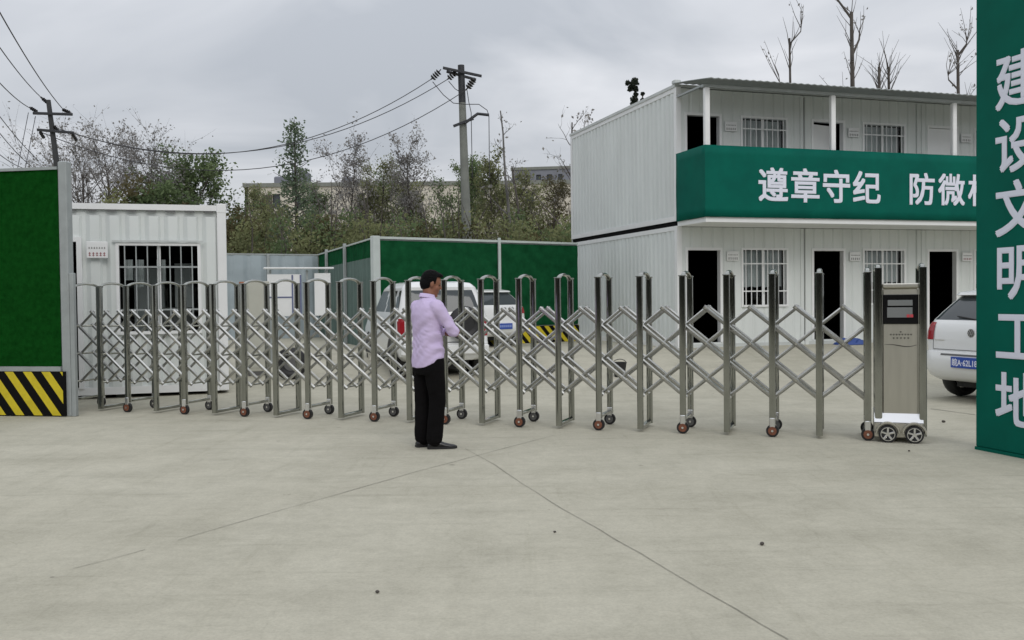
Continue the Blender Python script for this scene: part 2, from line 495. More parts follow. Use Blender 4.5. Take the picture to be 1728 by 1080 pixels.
def barred_window(par, a, b, z0, z1, curtain_to, bars=9, rails=3, yo=0.0, cover=(0, 1), gm=None):
    """window part: frame mesh, sub-parts pane, curtain, grille"""
    f = MB(); wd = .045; y0, y1 = yo - .035, yo + .09
    f.box(a - wd, a, y0, y1, z0 - wd, z1 + wd); f.box(b, b + wd, y0, y1, z0 - wd, z1 + wd)
    f.box(a, b, y0 + .002, y1, z1, z1 + wd); f.box(a, b, y0 - .015, y1, z0 - wd, z0)
    mid = (a + b) / 2
    f.box(mid - .025, mid + .025, yo + .03, yo + .07, z0, z1)
    win = f.build('window', M['white_clean'], par)
    MB().add([(a, yo + .05, z0), (b, yo + .05, z0), (b, yo + .05, z1), (a, yo + .05, z1)], [(0, 1, 2, 3)]).build('pane', M['pane'], win)
    if curtain_to is not None:
        c = MB(); n = 40
        ca, cb = a + (b - a) * cover[0], a + (b - a) * cover[1]
        vs = []
        for k in range(n + 1):
            u = ca + (cb - ca) * k / n
            d = yo + .16 + .012 * sin(k * 1.3) + .006 * sin(k * 2.9)
            vs += [(u, d, z1 - .01), (u, d, z0 + (z1 - z0) * curtain_to + .01 * sin(k * .7))]
        c.add(vs, [(2 * k, 2 * k + 1, 2 * k + 3, 2 * k + 2) for k in range(n)])
        c.build('curtain', M['curtain'], win)
    gr = MB()
    for k in range(bars):
        x = a + (b - a) * (k + .5) / bars
        gr.box(x - .008, x + .008, yo - .028, yo - .012, z0, z1)
    for k in range(rails):
        z = z0 + (z1 - z0) * (k + .5) / rails if rails > 1 else z0 + (z1 - z0) * .5
        gr.box(a, b, yo - .033, yo - .026, z - .012, z + .012)
    gr.build('grille', gm or M['white_clean'], win)
    return win

def pane_mat():
    m = bpy.data.materials.new('clear_pane'); m.use_nodes = True
    t = m.node_tree
    for n in list(t.nodes): t.nodes.remove(n)
    o = t.nodes.new('ShaderNodeOutputMaterial'); mxs = t.nodes.new('ShaderNodeMixShader')
    tr = t.nodes.new('ShaderNodeBsdfTransparent'); tr.inputs[0].default_value = (.86, .9, .89, 1)
    gl = t.nodes.new('ShaderNodeBsdfGlossy'); gl.inputs['Roughness'].default_value = .03
    fr = t.nodes.new('ShaderNodeFresnel'); fr.inputs[0].default_value = 1.5
    t.links.new(fr.outputs[0], mxs.inputs[0]); t.links.new(tr.outputs[0], mxs.inputs[1]); t.links.new(gl.outputs[0], mxs.inputs[2])
    t.links.new(mxs.outputs[0], o.inputs[0])
    return m
M['pane'] = pane_mat()

def room_plate(par, x, z, yo, wd=.30, ht=.2, red=False, name='room_sign', rnd=random.Random(5)):
    p = MB(); p.bbox(x, x + wd, yo - .05, yo - .03, z, z + ht, .006)
    o = p.build(name, M['white_clean'], par)
    t = MB()
    n = 5
    for k in range(n):                                   # one line of characters far too small to read
        cx = x + wd * (.16 + .68 * k / (n - 1)); s = wd * .05
        t.box(cx - s, cx + s, yo - .0535, yo - .05, z + ht * .16, z + ht * .16 + .007)
        t.box(cx - s, cx + s, yo - .0535, yo - .05, z + ht * .28, z + ht * .28 + .007)
        t.box(cx - .004, cx + .004, yo - .0545, yo - .0505, z + ht * .12, z + ht * .36)
    t.mat(1)
    for k in range(7):
        cx = x + wd * (.14 + .72 * k / 6); s = wd * .035
        t.box(cx - s, cx + s, yo - .0535, yo - .05, z + ht * .60, z + ht * .60 + .005)
        t.box(cx - s * .3, cx + s * .3, yo - .0545, yo - .0505, z + ht * .56, z + ht * .68)
    t.build('lettering', [M['darkred'] if red else M['etch'], M['etch']], o)
    return o

# ------------------------------------------------------------------ two-storey site office
BA = radians(17.3)
bc = at_Y(1143, 500, 19.3)
BZ = .34
BF = Fr(bc.x, bc.y, BZ, BA)
office = thing('site_office', 'two-storey white prefab office block with dark open doors and a balcony behind the gate', 'office building', BF.o, BA)
MODW = 3.03; NM = 4; LEN = MODW * NM; DEP = 6.0
doors, windows = [], []
for k in range(NM):
    for z0, dz1 in ((0.10, 2.02), (2.64, 4.80)):
        doors.append((k * MODW + .235, k * MODW + .985, z0, dz1))
    for z0, z1 in ((.87, 2.03), (3.45, 4.80)):
        windows.append((k * MODW + 1.53, k * MODW + 2.58, z0, z1))
fw = MB()
ribbed_wall(fw, 0.06, LEN - .06, .0, 2.50, [h for h in doors + windows if h[3] < 2.5], pitch=.243, depth=.016, flat=.8)
fw.build('lower_front_wall', M['white'], office)
fw = MB()
ribbed_wall(fw, 0.06, LEN - .06, 2.60, 5.34, [h for h in doors + windows if h[3] > 2.6], pitch=.243, depth=.016, flat=.8)
fw.build('upper_front_wall', M['white'], office)
for z0, z1, nm in ((0.0, 2.52, 'lower_end_wall'), (2.62, 5.36, 'upper_end_wall')):
    sw = MB(); ribbed_wall(sw, .08, DEP - .08, z0 + .1, z1 - .09, [], y=0.03, pitch=.21, depth=.03, flat=.55, axis='y', out=-1)
    sw.build(nm, M['white'], office)
    fr_ = MB()                                            # container frame: posts and rails of the end
    fr_.box(-.012, .10, -.03, .085, z0, z1); fr_.box(-.012, .10, DEP - .085, DEP + .03, z0, z1)
    fr_.box(-.010, .06, .085, DEP - .085, z0, z0 + .10); fr_.box(-.010, .06, .085, DEP - .085, z1 - .09, z1)
    fr_.build('end_frame', M['white_clean'], office)
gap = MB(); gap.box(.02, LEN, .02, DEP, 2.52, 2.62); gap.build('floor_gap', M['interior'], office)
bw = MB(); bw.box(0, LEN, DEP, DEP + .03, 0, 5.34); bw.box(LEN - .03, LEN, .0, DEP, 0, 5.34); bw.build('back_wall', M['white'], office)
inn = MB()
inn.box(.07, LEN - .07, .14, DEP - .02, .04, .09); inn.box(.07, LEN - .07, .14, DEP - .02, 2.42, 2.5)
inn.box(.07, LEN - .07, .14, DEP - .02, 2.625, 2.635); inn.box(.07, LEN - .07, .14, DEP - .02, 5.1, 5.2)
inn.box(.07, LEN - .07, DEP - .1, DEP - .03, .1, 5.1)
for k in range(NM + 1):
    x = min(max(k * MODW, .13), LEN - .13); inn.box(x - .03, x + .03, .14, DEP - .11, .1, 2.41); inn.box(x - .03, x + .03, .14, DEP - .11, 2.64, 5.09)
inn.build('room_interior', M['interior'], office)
rf = MB(); rf.box(-.03, LEN + .03, .0, DEP + .05, 5.36, 5.42); rf.build('roof', M['trimgrey'], office)
for k in range(1, NM):
    for z0, z1 in ((0, 2.49), (2.61, 5.3)):
        for u0 in (-.10, .02):
            tr = MB(); tr.box(k * MODW + u0, k * MODW + u0 + .08, -.03, .02, z0, z1); tr.build('corner_post', M['white'], office)
jn = MB()
for k in range(1, NM):
    jn.box(k * MODW - .02, k * MODW + .02, -.012, .02, 0, 2.49); jn.box(k * MODW - .02, k * MODW + .02, -.012, .02, 2.61, 5.3)
jn.build('module_joint', M['iron'], office)
bs = MB(); bs.box(.0, LEN, -.026, .03, -.1, .07); bs.build('base_rail', M['trimgrey'], office)
# doors
for i, (a, b, z0, z1) in enumerate(doors):
    fr_ = opening_frame('doorway', office, a, b, z0, z1, .055, -.03, .10, sill=False)
    k = i // 2
    if i % 2 == 1 and k >= 1:                             # upper leaves: the second stands ajar
        dr = MB(); wd = b - a
        if k == 1:
            an = radians(14)
            pts = [(a + .01, .05), (a + .01 + (wd - .02) * cos(an), .05 + (wd - .02) * sin(an))]
            dr.bar((pts[0][0], pts[0][1], (z0 + z1) / 2 - .02), (pts[1][0], pts[1][1], (z0 + z1) / 2 - .02), z1 - z0 - .05, .04, (-sin(an), cos(an), 0))
        else:
            dr.box(a + .006, b - .006, .02, .06, z0 + .006, z1 - .008)
        d_ = dr.build('door', M['white_clean'], fr_)
cov = {0: (.33, (0, 1)), 1: (.45, (0, 1)), 2: (.40, (0, 1)), 3: (.5, (0, 1)), 4: (.36, (0, 1)), 5: (.5, (0, 1)), 6: (.4, (0, .6)), 7: (.5, (0, 1))}
for i, (a, b, z0, z1) in enumerate(windows):
    barred_window(office, a, b, z0, z1, cov[i][0], 8, 2 if i % 2 == 0 else 3, cover=cov[i][1])
for k in range(NM):
    room_plate(office, k * MODW + 1.13, 1.80, -.005, .28, .20, red=(k == 2))
    room_plate(office, k * MODW + 1.10, 4.50, -.005, .28, .20)
# balcony
PR = 1.2
bl = MB(); bl.box(.0, LEN, -PR, -.035, 2.505, 2.60); bl.build('balcony_floor', M['white_clean'], office)
rl = MB()
rl.box(.03, LEN, -PR + .03, -PR + .07, 3.90, 3.94); rl.box(.03, .07, -PR + .07, -.03, 3.90, 3.94); rl.box(.03, LEN, -PR + .03, -PR + .07, 3.2, 3.24)
rl.build('railing', M['white_clean'], office)
for k in range(NM + 1):
    u = max(.10, k * MODW - .06) if k < NM else LEN - .12
    p = MB(); p.bbox(u - .055, u + .055, -PR + .075, -PR + .165, 2.602, 5.12, .012); p.build('balcony_post', M['white_clean'], office)
cn = MB()
n = 160
top = []; bot = []
for k in range(n + 1):
    u = -.06 + (LEN + .12) * k / n
    wv = .016 if k % 2 else 0
    top.append([(u, .02, 5.44 + wv), (u, -.65, 5.345 + wv), (u, -PR - .22, 5.225 + wv)])
rings = []
vs = []; fs = []
for t_ in top:
    vs += t_ + [(x, y, z - .012) for x, y, z in t_]
for k in range(n):
    o0, o1 = 6 * k, 6 * (k + 1)
    fs += [(o0, o0 + 1, o1 + 1, o1), (o0 + 1, o0 + 2, o1 + 2, o1 + 1), (o0 + 4, o0 + 3, o1 + 3, o1 + 4), (o0 + 5, o0 + 4, o1 + 4, o1 + 5), (o0 + 2, o0 + 5, o1 + 5, o1 + 2)]
fs += [(0, 3, 4, 1), (1, 4, 5, 2)]
cn.add(vs, fs)
cn.build('balcony_roof', M['galv'], office)
pu = MB(); pu.box(0, LEN, -PR + .08, -PR + .16, 5.122, 5.175); pu.box(0.0, .06, -PR + .17, -.03, 5.14, 5.175); pu.build('roof_beam', M['galv'], office)
cap = MB(); cap.bbox(-.05, .09, -.06, .10, 5.425, 5.50, .01); cap.build('corner_casting', M['trimgrey'], office)

# banner along the balcony with its lettering
ban = thing('balcony_banner', 'long green banner with white Chinese characters wrapped around the office balcony', 'banner', BF.o + Vector((0, 0, 2.6)), BA)
b_ = MB(); nu = 70; nzv = 8
def bwob(s, z): return .010 * sin(s * 2.3 + z * 1.1) * sin(s * .9) + .006 * sin(s * 6 + z * 4)
path = [(-.03, -.04 - (PR - .0) * k / 8) for k in range(8)] + [(-.03 + (LEN + .03) * k / nu, -PR - .035) for k in range(nu + 1)]
Zb0, Zb1 = .0, 1.385
vs = []
for i, (x, y) in enumerate(path):
    for j in range(nzv + 1):
        z = Zb0 + (Zb1 - Zb0) * j / nzv
        edge = (j / nzv) * (1 - j / nzv) * 4
        if i < 8: vs.append((x - bwob(y * 3, z) * edge * .8, y, z))
        else: vs.append((x, y - .004 - abs(bwob(x, z)) * edge * .25, z))
m1 = nzv + 1
b_.add(vs, [(i * m1 + j, (i + 1) * m1 + j, (i + 1) * m1 + j + 1, i * m1 + j + 1) for i in range(len(path) - 1) for j in range(nzv)])
ob = b_.build('cloth', M['banner'], ban, smooth=True, ang=40)
sm = ob.modifiers.new('thick', 'SOLIDIFY'); sm.thickness = .004; sm.offset = 0
BANF = Fr(*(BF.o + Vector((0, 0, 2.6))), BA)
for ch, pxc in zip('遵章守纪防微杜渐', (1305, 1359, 1411.5, 1462.5, 1556, 1605.5, 1655, 1703)):
    x, _ = BANF.hit(pxc, 315, -PR - .05)
    vs, fs, bb = text_mesh(ch, .70, .0, .002); vs, fs = bold(vs, fs, .0125)
    cx, cy = (bb[0] + bb[1]) / 2, (bb[2] + bb[3]) / 2
    t = MB(); t.add([(x + v.x - cx, -PR - .052 - v.z, .655 + v.y - cy) for v in vs], fs)
    t.build('lettering', M['letter'], ban)

# ------------------------------------------------------------------ guard container on the left
gc = at_Y(385.5, 600, 14.2)
GF = Fr(gc.x, gc.y, 0.0, BA)
guard = thing('guard_cabin', 'single white container cabin with a barred window, at left behind the gate', 'container cabin', GF.o, BA)
GL, GD, G0, G1 = 4.0, 2.4, .06, 2.86
wx0, wz0 = GF.hit(203, 532); wx1, wz1 = GF.hit(333, 415)
wz0 = .98
dx1, dz1 = GF.hit(129, 408)
hol = [(wx0, wx1, wz0, wz1), (dx1 - .85, dx1, .16, dz1)]
fw = MB(); ribbed_wall(fw, -GL + .12, -.13, G0 + .1, G1 - .18, hol, y=.04, pitch=.27, depth=.048, flat=.58); fw.build('front_wall', M['white'], guard)
fr_ = MB()
fr_.bbox(-.135, .0, -.02, .12, G0, G1 - .0, .01); fr_.bbox(-GL, -GL + .125, -.02, .12, G0, G1, .01)
fr_.box(-GL + .125, -.135, -.016, .08, G1 - .09, G1 - .005); fr_.box(-GL + .125, -.135, -.012, .08, G0, G0 + .11)
fr_.bbox(-.137, .003, -.024, .10, G1 - .12, G1 + .02, .008)
fr_.build('corner_frame', M['white_clean'], guard)
dr = MB()
for k in range(14):
    u = -GL + .17 + k * .27
    dr.box(u, u + .14, -.018, -.014, G1 - .118, G1 - .095)
dr.build('drain_slots', M['plastic'], guard)
up = MB(); up.box(-GL + .125, -.14, .042, .075, G1 - .18, G1 - .092); up.build('header', M['white'], guard)
sw = MB(); sw.box(-.03, -.005, .12, GD, G0, G1 - .05); sw.box(-GL, -GL + .03, .12, GD, G0, G1 - .05); sw.box(-GL, 0, GD, GD + .03, G0, G1 - .05); sw.build('back_wall', M['white'], guard)
rf = MB(); rf.box(-GL, 0, .121, GD + .03, G1 - .048, G1 - .01); rf.build('roof', M['trimgrey'], guard)
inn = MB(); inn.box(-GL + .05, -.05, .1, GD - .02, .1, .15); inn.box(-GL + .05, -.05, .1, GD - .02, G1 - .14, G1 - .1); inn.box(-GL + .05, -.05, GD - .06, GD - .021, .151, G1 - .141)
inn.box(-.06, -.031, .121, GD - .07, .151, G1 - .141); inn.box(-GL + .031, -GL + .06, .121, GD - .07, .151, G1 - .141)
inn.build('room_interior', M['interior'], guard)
fu_ = MB(); fu_.box(wx0 + .1, wx0 + .55, 1.2, 1.5, .8, 1.95); fu_.box(wx0 + .72, wx0 + 1.0, 1.0, 1.2, 1.1, 2.02)
fu_.build('cupboard', M['curtain'], guard)
for ca, cb, cz0 in ((.06, .16, .38), (.20, .30, .30), (.46, .58, .36)):  # narrow pale wavy strips just behind the cabin window
    hc_ = MB(); L_w = wx1 - wx0; nn = 10
    vs = []
    for k in range(nn + 1):
        u = wx0 + L_w * (ca + (cb - ca) * k / nn); d = .17 + .012 * sin(k * 1.7)
        vs += [(u, d, wz1 - .20), (u, d, wz0 + (wz1 - wz0) * (cz0 + .22))]
    hc_.add(vs, [(2 * k, 2 * k + 1, 2 * k + 3, 2 * k + 2) for k in range(nn)]); hc_.build('pale_strip', M['curtain'], guard)
fx = MB(); fx.bbox(wx0 + .3, wx0 + 1.0, .5, .9, 1.0, 1.32, .03); fx.build('desk_clutter', M['plastic'], guard)
opening_frame('doorway', guard, dx1 - .85, dx1, .16, dz1, .07, -.04, .10, sill=False)
barred_window(guard, wx0, wx1, wz0, wz1, None, 7, 2, yo=.0, gm=M['galv'])
hd = MB(); hd.box(wx0 - .09, wx1 + .09, -.06, -.036, wz1 + .05, wz1 + .075); hd.build('window_hood', M['trimgrey'], guard)
sx, sz = GF.hit(147, 436); sx2, _ = GF.hit(183, 436)
room_plate(guard, sx, sz, -.03, sx2 - sx, .24, red=True, name='cabin_sign')
bk = MB()
for u in (-.35, -1.6, -2.8, -3.8): bk.box(u, u + .2, .15, .4, -.02, G0); bk.box(u, u + .2, GD - .4, GD - .15, .0, G0)
bk.build('footing_block', M['pole'], guard)

# ------------------------------------------------------------------ retractable gate
GA = Vector((-4.94, 12.0)); GB = Vector((3.42, 9.0))
gang = atan2(GB.y - GA.y, GB.x - GA.x); glen = (GB - GA).length
gate = thing('retractable_gate', 'long stainless steel folding gate with scissor bars and a drive cabinet across the entrance', 'gate', (GA.x, GA.y, 0), gang)
GFR = Fr(GA.x, GA.y, 0, gang)
STEP = glen * .05; GW = .49
HP, HA = 1.615, 1.685
def post_mesh(mb, x, y, z0, z1, hw=.032, hd=.026):
    c = .014
    prof = [(-hw + c, -hd), (hw - c, -hd), (hw - .004, -hd + .004), (hw, -hd + c), (hw, hd - c), (hw - .004, hd - .004), (hw - c, hd), (-hw + c, hd), (-hw + .004, hd - .004), (-hw, hd - c), (-hw, -hd + c), (-hw + .004, -hd + .004)]
    mb.loft([[(x + a, y + b, z) for a, b in prof] for z in (z0, z1)])
frames = []
def build_frame(x, wheels):
    f = MB()
    zb = .125 if wheels else .03
    for y in (0, GW):
        post_mesh(f, x, y, zb, HP)
        f.bbox(x - .037, x + .037, y - .031, y + .031, HP, HP + .012, .004)
    # arched top rail and the cross rods
    arc = []
    for k in range(13):
        a = pi * k / 12
        arc.append((x, GW / 2 - cos(a) * GW / 2, HP - .055 + .10 * sin(a) ** .75))
    f.tube(arc, [(.024, .016)] * 13, 8)
    for z in (1.10, .737, .375):
        f.tube([(x, .0, z), (x, GW, z)], .011, 8)
    if not wheels:
        f.bbox(x - .024, x + .024, .027, GW - .027, .03, .065, .005)
    else:
        f.bbox(x - .02, x + .02, .027, GW - .027, .13, .16, .005)
    fo = f.build('gate_frame', M['steel'], gate, smooth=True, ang=35)
    if wheels:
        for y in (0, GW):
            c = MB()
            c.bbox(x - .028, x + .028, y - .034, y + .034, .095, .19, .006)              # bright sleeve
            c.mat(1)
            yo = y - .012
            c.disc((x, yo, .062), (0, 1, 0), .062, .036, 20)
            c.mat(2); c.disc((x, yo - .019, .062), (0, 1, 0), .042, .012, 16, .036)
            c.mat(3); c.disc((x, yo - .026, .062), (0, 1, 0), .012, .012, 8)
            c.mat(0); c.box(x - .01, x + .01, y + .02, y + .026, .05, .1)
            c.build('caster', [M['bright'], M['black'], M['orange'] if y == 0 else M['plastic'], M['chrome']], fo, smooth=True, ang=35)
    return fo
# one frame of each kind, then copies sharing its meshes
proto = {}
for k in range(23):
    x = glen - STEP * k
    wk = (k % 2 == 0)
    if wk not in proto:
        proto[wk] = build_frame(0.0, wk); proto[wk].location.x = x
        subs = [q for q in COL.objects if q.parent == proto[wk]]
        proto[(wk, 'c')] = subs
    else:
        c = proto[wk].copy(); COL.objects.link(c); c.location.x = x
        for q in proto[(wk, 'c')]:
            d = q.copy(); COL.objects.link(d); d.parent = c
# scissor bars: two lattices, each with falling bars in front of rising bars
XL, XR = glen - STEP * 22, glen
ZT, ZBt = 1.285, .375
bar_cache = {}
def add_bar(x0, z0, x1, z1, y, rising):
    # clip to the gate's two ends
    if x0 < XL - 1e-6: t = (XL - x0) / (x1 - x0); x0, z0 = XL, z0 + (z1 - z0) * t
    if x1 > XR + 1e-6: t = (XR - x0) / (x1 - x0); x1, z1 = XR, z0 + (z1 - z0) * t
    if x1 - x0 < .1: return
    key = (round(x1 - x0, 3), round(z1 - z0, 3), rising)
    if key not in bar_cache:
        b = MB(); L_ = Vector((x1 - x0, 0, z1 - z0)); e = L_.normalized() * .025
        b.bar(-e, L_ + e, .034 if rising else .045, .022 if rising else .028, (0, 1, 0), .46)
        nst = int(round((x1 - x0) / (STEP / 2)))
        b.mat(1)
        for i in range(nst + 1):
            q = L_ * i / nst
            b.disc((q.x, -.012 if not rising else .012, q.z), (0, 1, 0), .011, .008, 8)
        o = b.build('cross_bar', [M['steel_bar'], M['steel_dull']], gate)
        bar_cache[key] = o
    else:
        o = bar_cache[key].copy(); COL.objects.link(o)
    o.location = (x0, y, z0)
for yl in (.122, .368):
    for k in range(-2, 23):
        xm = glen - STEP * (k + .5)                       # middle of a bay, top node
        # falling bar: top node -> 2.5 bays to the right
        add_bar(xm, ZT, xm + 2.5 * STEP, ZBt, yl - .014, False) if xm >= XL - 1e-6 and xm < XR else None
        add_bar(xm - 2.5 * STEP, ZBt, xm, ZT, yl + .014, True) if xm <= XR and xm > XL else None
# bars that start below the top at the ends
for yl in (.122, .368):
    for j in (1, 2):
        xm = XL - STEP * (j - .5)
        add_bar(xm, ZT, xm + 2.5 * STEP, ZBt, yl - .014, False)
        xm = XR + STEP * (j - .5)
        add_bar(xm - 2.5 * STEP, ZBt, xm, ZT, yl + .014, True)

# drive cabinet
X0 = GFR.hit(1489, 600)[0]; X1 = GFR.hit(1551, 600)[0]
_, cz1 = GFR.hit(1520, 486); YD = .46
cab = MB(); cab.bbox(X0, X1, .02, YD, .24, cz1, .012)
cab_o = cab.build('drive_cabinet', M['steel_dull'], gate)
pm = MB()
for xx in (X0 - .036, X1 + .034):
    for y in (.0, GW): post_mesh(pm, xx, y, .06, 1.66, .034, .03)
    arc = [(xx, GW / 2 - cos(pi * k / 12) * GW / 2, 1.60 + .09 * sin(pi * k / 12) ** .75) for k in range(13)]
    pm.tube(arc, [(.024, .016)] * 13, 8)
pm.build('cabinet_post', M['steel'], cab_o, smooth=True, ang=35)
lid = MB(); lid.bbox(X0 - .002, X1 + .002, .0, YD + .01, cz1 + .001, cz1 + .045, .01); lid.build('lid', M['steel_dull'], cab_o)
_, bz0 = GFR.hit(1520, 547); _, bz1 = GFR.hit(1520, 497)
dp = MB(); dp.bbox(X0 + .004, X1 - .004, .004, .019, bz0, bz1, .004); dp.build('display_panel', M['gloss_black'], cab_o)
for y0_, y1_, xa, xb in ((516, 506, 1498, 1540), (536, 518.5, 1497, 1540)):
    a, z0 = GFR.hit(xa, y0_); b, z1 = GFR.hit(xb, y1_)
    sc = MB(); sc.bbox(a, b, -.001, .0035, z0, z1, .002); sc.build('screen', M['lcd'], cab_o)
a, z0 = GFR.hit(1530, 535.5); b, z1 = GFR.hit(1541, 530.5)
rm = MB(); rm.box(a, (a + b) / 2 - .003, -.004, -.0015, z0, z1); rm.box((a + b) / 2 + .003, b, -.004, -.0015, z0, z1); rm.build('warning_mark', M['red'], cab_o)
et = MB()
rr = random.Random(3)
for row, (py, n_, xa, xb, h_) in enumerate(((560.5, 1, 1518, 1522, .012), (565, 8, 1501, 1540, .014), (571, 5, 1505, 1536, .016))):
    for k in range(n_):
        px = xa + (xb - xa) * (k + .5) / n_
        cx, cz = GFR.hit(px, py)
        et.box(cx - .009, cx + .009, .0165, .0195, cz - .002, cz + .002); et.box(cx - .009, cx + .009, .0165, .0195, cz + h_ * .4, cz + h_ * .4 + .003)
        et.box(cx - .002, cx + .002, .0155, .0195, cz - h_ * .5, cz + h_ * .6)
# little wave emblem under the text
for k in range(24):
    t0 = k / 24
    xa = X0 + .02 + (X1 - X0 - .04) * t0; cz = GFR.hit(1520, 582)[1] - .016 * sin(pi * t0) ** 1.0 + .008 * sin(2 * pi * t0)
    et.box(xa, xa + (X1 - X0) / 25, .0165, .0195, cz, cz + .003 + .006 * sin(pi * t0))
et.build('etched_text', M['etch'], cab_o)
_, sz0 = GFR.hit(1520, 727); _, sz1 = GFR.hit(1520, 698); _, szm = GFR.hit(1520, 712)
sk = MB(); sk.add([(X0 - .075, -.055, szm), (X1 + .035, -.055, szm), (X1 + .035, .015, sz1), (X0 - .075, .015, sz1), (X0 - .075, YD + .02, szm), (X1 + .035, YD + .02, szm), (X0 - .075, YD - .01, sz1), (X1 + .035, YD - .01, sz1)], [(0, 1, 2, 3), (1, 5, 7, 2), (4, 0, 3, 6), (3, 2, 7, 6), (5, 4, 6, 7)])
sk.mat(1); sk.bbox(X0 - .073, X1 + .033, -.053, YD + .018, sz0 - .06, szm - .001, .008)
sk.build('base_skirt', [M['bright'], M['steel_dull']], cab_o)
for px in (1498, 1543):
    cx, _ = GFR.hit(px, 738, -.06)
    wh = MB(); r_ = .082
    rw = MB(); rw.disc((cx, YD, r_), (0, 1, 0), r_, .05, 24); rw.build('drive_wheel', M['black'], cab_o, smooth=True, ang=35)
    wh.disc((cx, -.075, r_), (0, 1, 0), r_, .05, 24)
    wh.mat(1)
    wh.tube([(cx + cos(2 * pi * k / 24) * .062, -.102, r_ + sin(2 * pi * k / 24) * .062) for k in range(25)], .006, 6)
    for k in range(5):
        a = 2 * pi * k / 5 + .3
        wh.bar((cx, -.103, r_), (cx + cos(a) * .06, -.103, r_ + sin(a) * .06), .018, .008, (0, 1, 0))
    wh.disc((cx, -.105, r_), (0, 1, 0), .018, .014, 12)
    wh.mat(2); wh.tube([(cx + cos(pi * (k / 14)) * (r_ + .018), -.075, r_ + .005 + sin(pi * (k / 14)) * (r_ + .018)) for k in range(15)], [(.012, .03)] * 15, 6)
    wh.build('drive_wheel', [M['black'], M['chrome'], M['steel_dull']], cab_o, smooth=True, ang=35)

# ------------------------------------------------------------------ turf hoarding on the left
hp = at_Y(117.5, 703, 11.62)
HFA = atan2(-.22, 1.3)
HF = Fr(hp.x, hp.y, 0, HFA)
hoard = thing('turf_hoarding', 'tall hoarding clad in dark green artificial turf with a yellow and black striped base', 'hoarding', HF.o, HFA)
def lz(px, py): return HF.hit(px, py)[1]
hx_l = -3.2
ztop = lz(60, 288); zb1 = lz(60, 622); zb0 = .012
p = MB(); p.bbox(-.072, .042, -.03, .09, 0, ztop + .10, .01); p.build('end_post', M['galv'], hoard)
p = MB()
nx_, nz_ = 70, 70
rnd = random.Random(4)
vs = [(hx_l + (-.076 - hx_l) * i / nx_, -.02 - .008 * pnoise(Vector((i * .35, j * .35, 0))) - .016 * pnoise(Vector((i * .06, j * .08, 4))), zb1 + .03 + (ztop - zb1 - .03) * j / nz_) for j in range(nz_ + 1) for i in range(nx_ + 1)]
p.add(vs, [(j * (nx_ + 1) + i, j * (nx_ + 1) + i + 1, (j + 1) * (nx_ + 1) + i + 1, (j + 1) * (nx_ + 1) + i) for j in range(nz_) for i in range(nx_)])
p.build('turf_panel', M['turf'], hoard, smooth=True)
p = MB(); p.box(hx_l, -.076, .012, .04, zb0, ztop - .005); p.build('backing_sheet', M['galv'], hoard)
p = MB(); p.box(hx_l, -.077, -.045, .04, ztop, ztop + .035); p.build('top_rail', M['galv'], hoard)
p = MB(); p.box(hx_l, -.077, -.05, -.006, zb1 - .03, zb1 + .028); p.build('middle_rail', M['galv'], hoard)
# striped base board
p = MB(); by0, by1 = zb0, zb1 - .032
bx1 = -.012
p.box(hx_l, bx1, -.055, -.032, by0, by1); base = p.build('striped_base', M['blackpaint'], hoard)
st = MB(); H = by1 - by0
pit = HF.hit(45 + 31, 630)[0] - HF.hit(45, 630)[0]
sxo = HF.hit(13, 630)[0]
def clip_poly(poly, xmin, xmax):
    for sgn, lim in ((1, xmin), (-1, xmax)):
        res = []
        for i in range(len(poly)):
            a, b = poly[i], poly[(i + 1) % len(poly)]
            ia, ib = sgn * (a[0] - lim) >= 0, sgn * (b[0] - lim) >= 0
            if ia: res.append(a)
            if ia != ib:
                t = (lim - a[0]) / (b[0] - a[0]); res.append((lim, a[1] + (b[1] - a[1]) * t))
        poly = res
        if not poly: break
    return poly
slope_dx = HF.hit(110, 630)[0] - HF.hit(61, 630)[0]
for k in range(-12, 8):
    x = sxo + k * pit
    poly = [(x, by1 - .003), (x + slope_dx, by0 + .003), (x + slope_dx + pit * .47, by0 + .003), (x + pit * .47, by1 - .003)]
    poly = clip_poly(poly, hx_l + .002, bx1 - .03)
    if len(poly) >= 3: st.add([(a, -.0585, b) for a, b in poly], [tuple(range(len(poly)))])
st.build('yellow_stripes', M['yellow'], base)
p = MB(); p.bbox(.043, .100, -.02, .04, 0, 1.78, .006); p.build('gate_catch_post', M['galv'], hoard)

# ------------------------------------------------------------------ green slogan pillar on the right
sl = at_ground(1646.5, 758, 0); 
d2 = ray(1728, 774); sr = CAM + d2 * (-HC / d2.z)
SA = atan2(sr.y - sl.y, sr.x - sl.x)
SF = Fr(sl.x, sl.y, 0, SA)
pil = thing('slogan_pillar', 'tall dark green sign pillar with a column of white Chinese characters at right', 'sign', SF.o, SA)
SW = 1.35
p = MB(); p.bbox(0, SW, .0, .32, .03, 5.2, .006); p.build('board', M['sign'], pil)
p = MB(); p.box(-.012, -.001, .02, .30, .03, 5.2); p.build('edge_strip', M['galv'], pil)
p = MB(); p.box(.0, SW, -.012, .3, .0, .028); p.build('foot_rail', M['sign'], pil)
for ch, pyc in zip('建设文明工地', (137, 246, 352, 460.5, 567.5, 672.5)):
    xl, _ = SF.hit(1681.5, pyc, -.004)
    _, zc_ = SF.hit(1700, pyc, -.004)
    vs, fs, bb = text_mesh(ch, .50, .0, .002); vs, fs = bold(vs, fs, .0085)
    cy = (bb[2] + bb[3]) / 2
    wref = .46
    cx = (bb[0] + bb[1]) / 2
    t = MB(); t.add([(xl + wref / 2 + v.x - cx, -.004 - v.z, zc_ + v.y - cy) for v in vs], fs)
    t.build('lettering', M['letter'], pil)

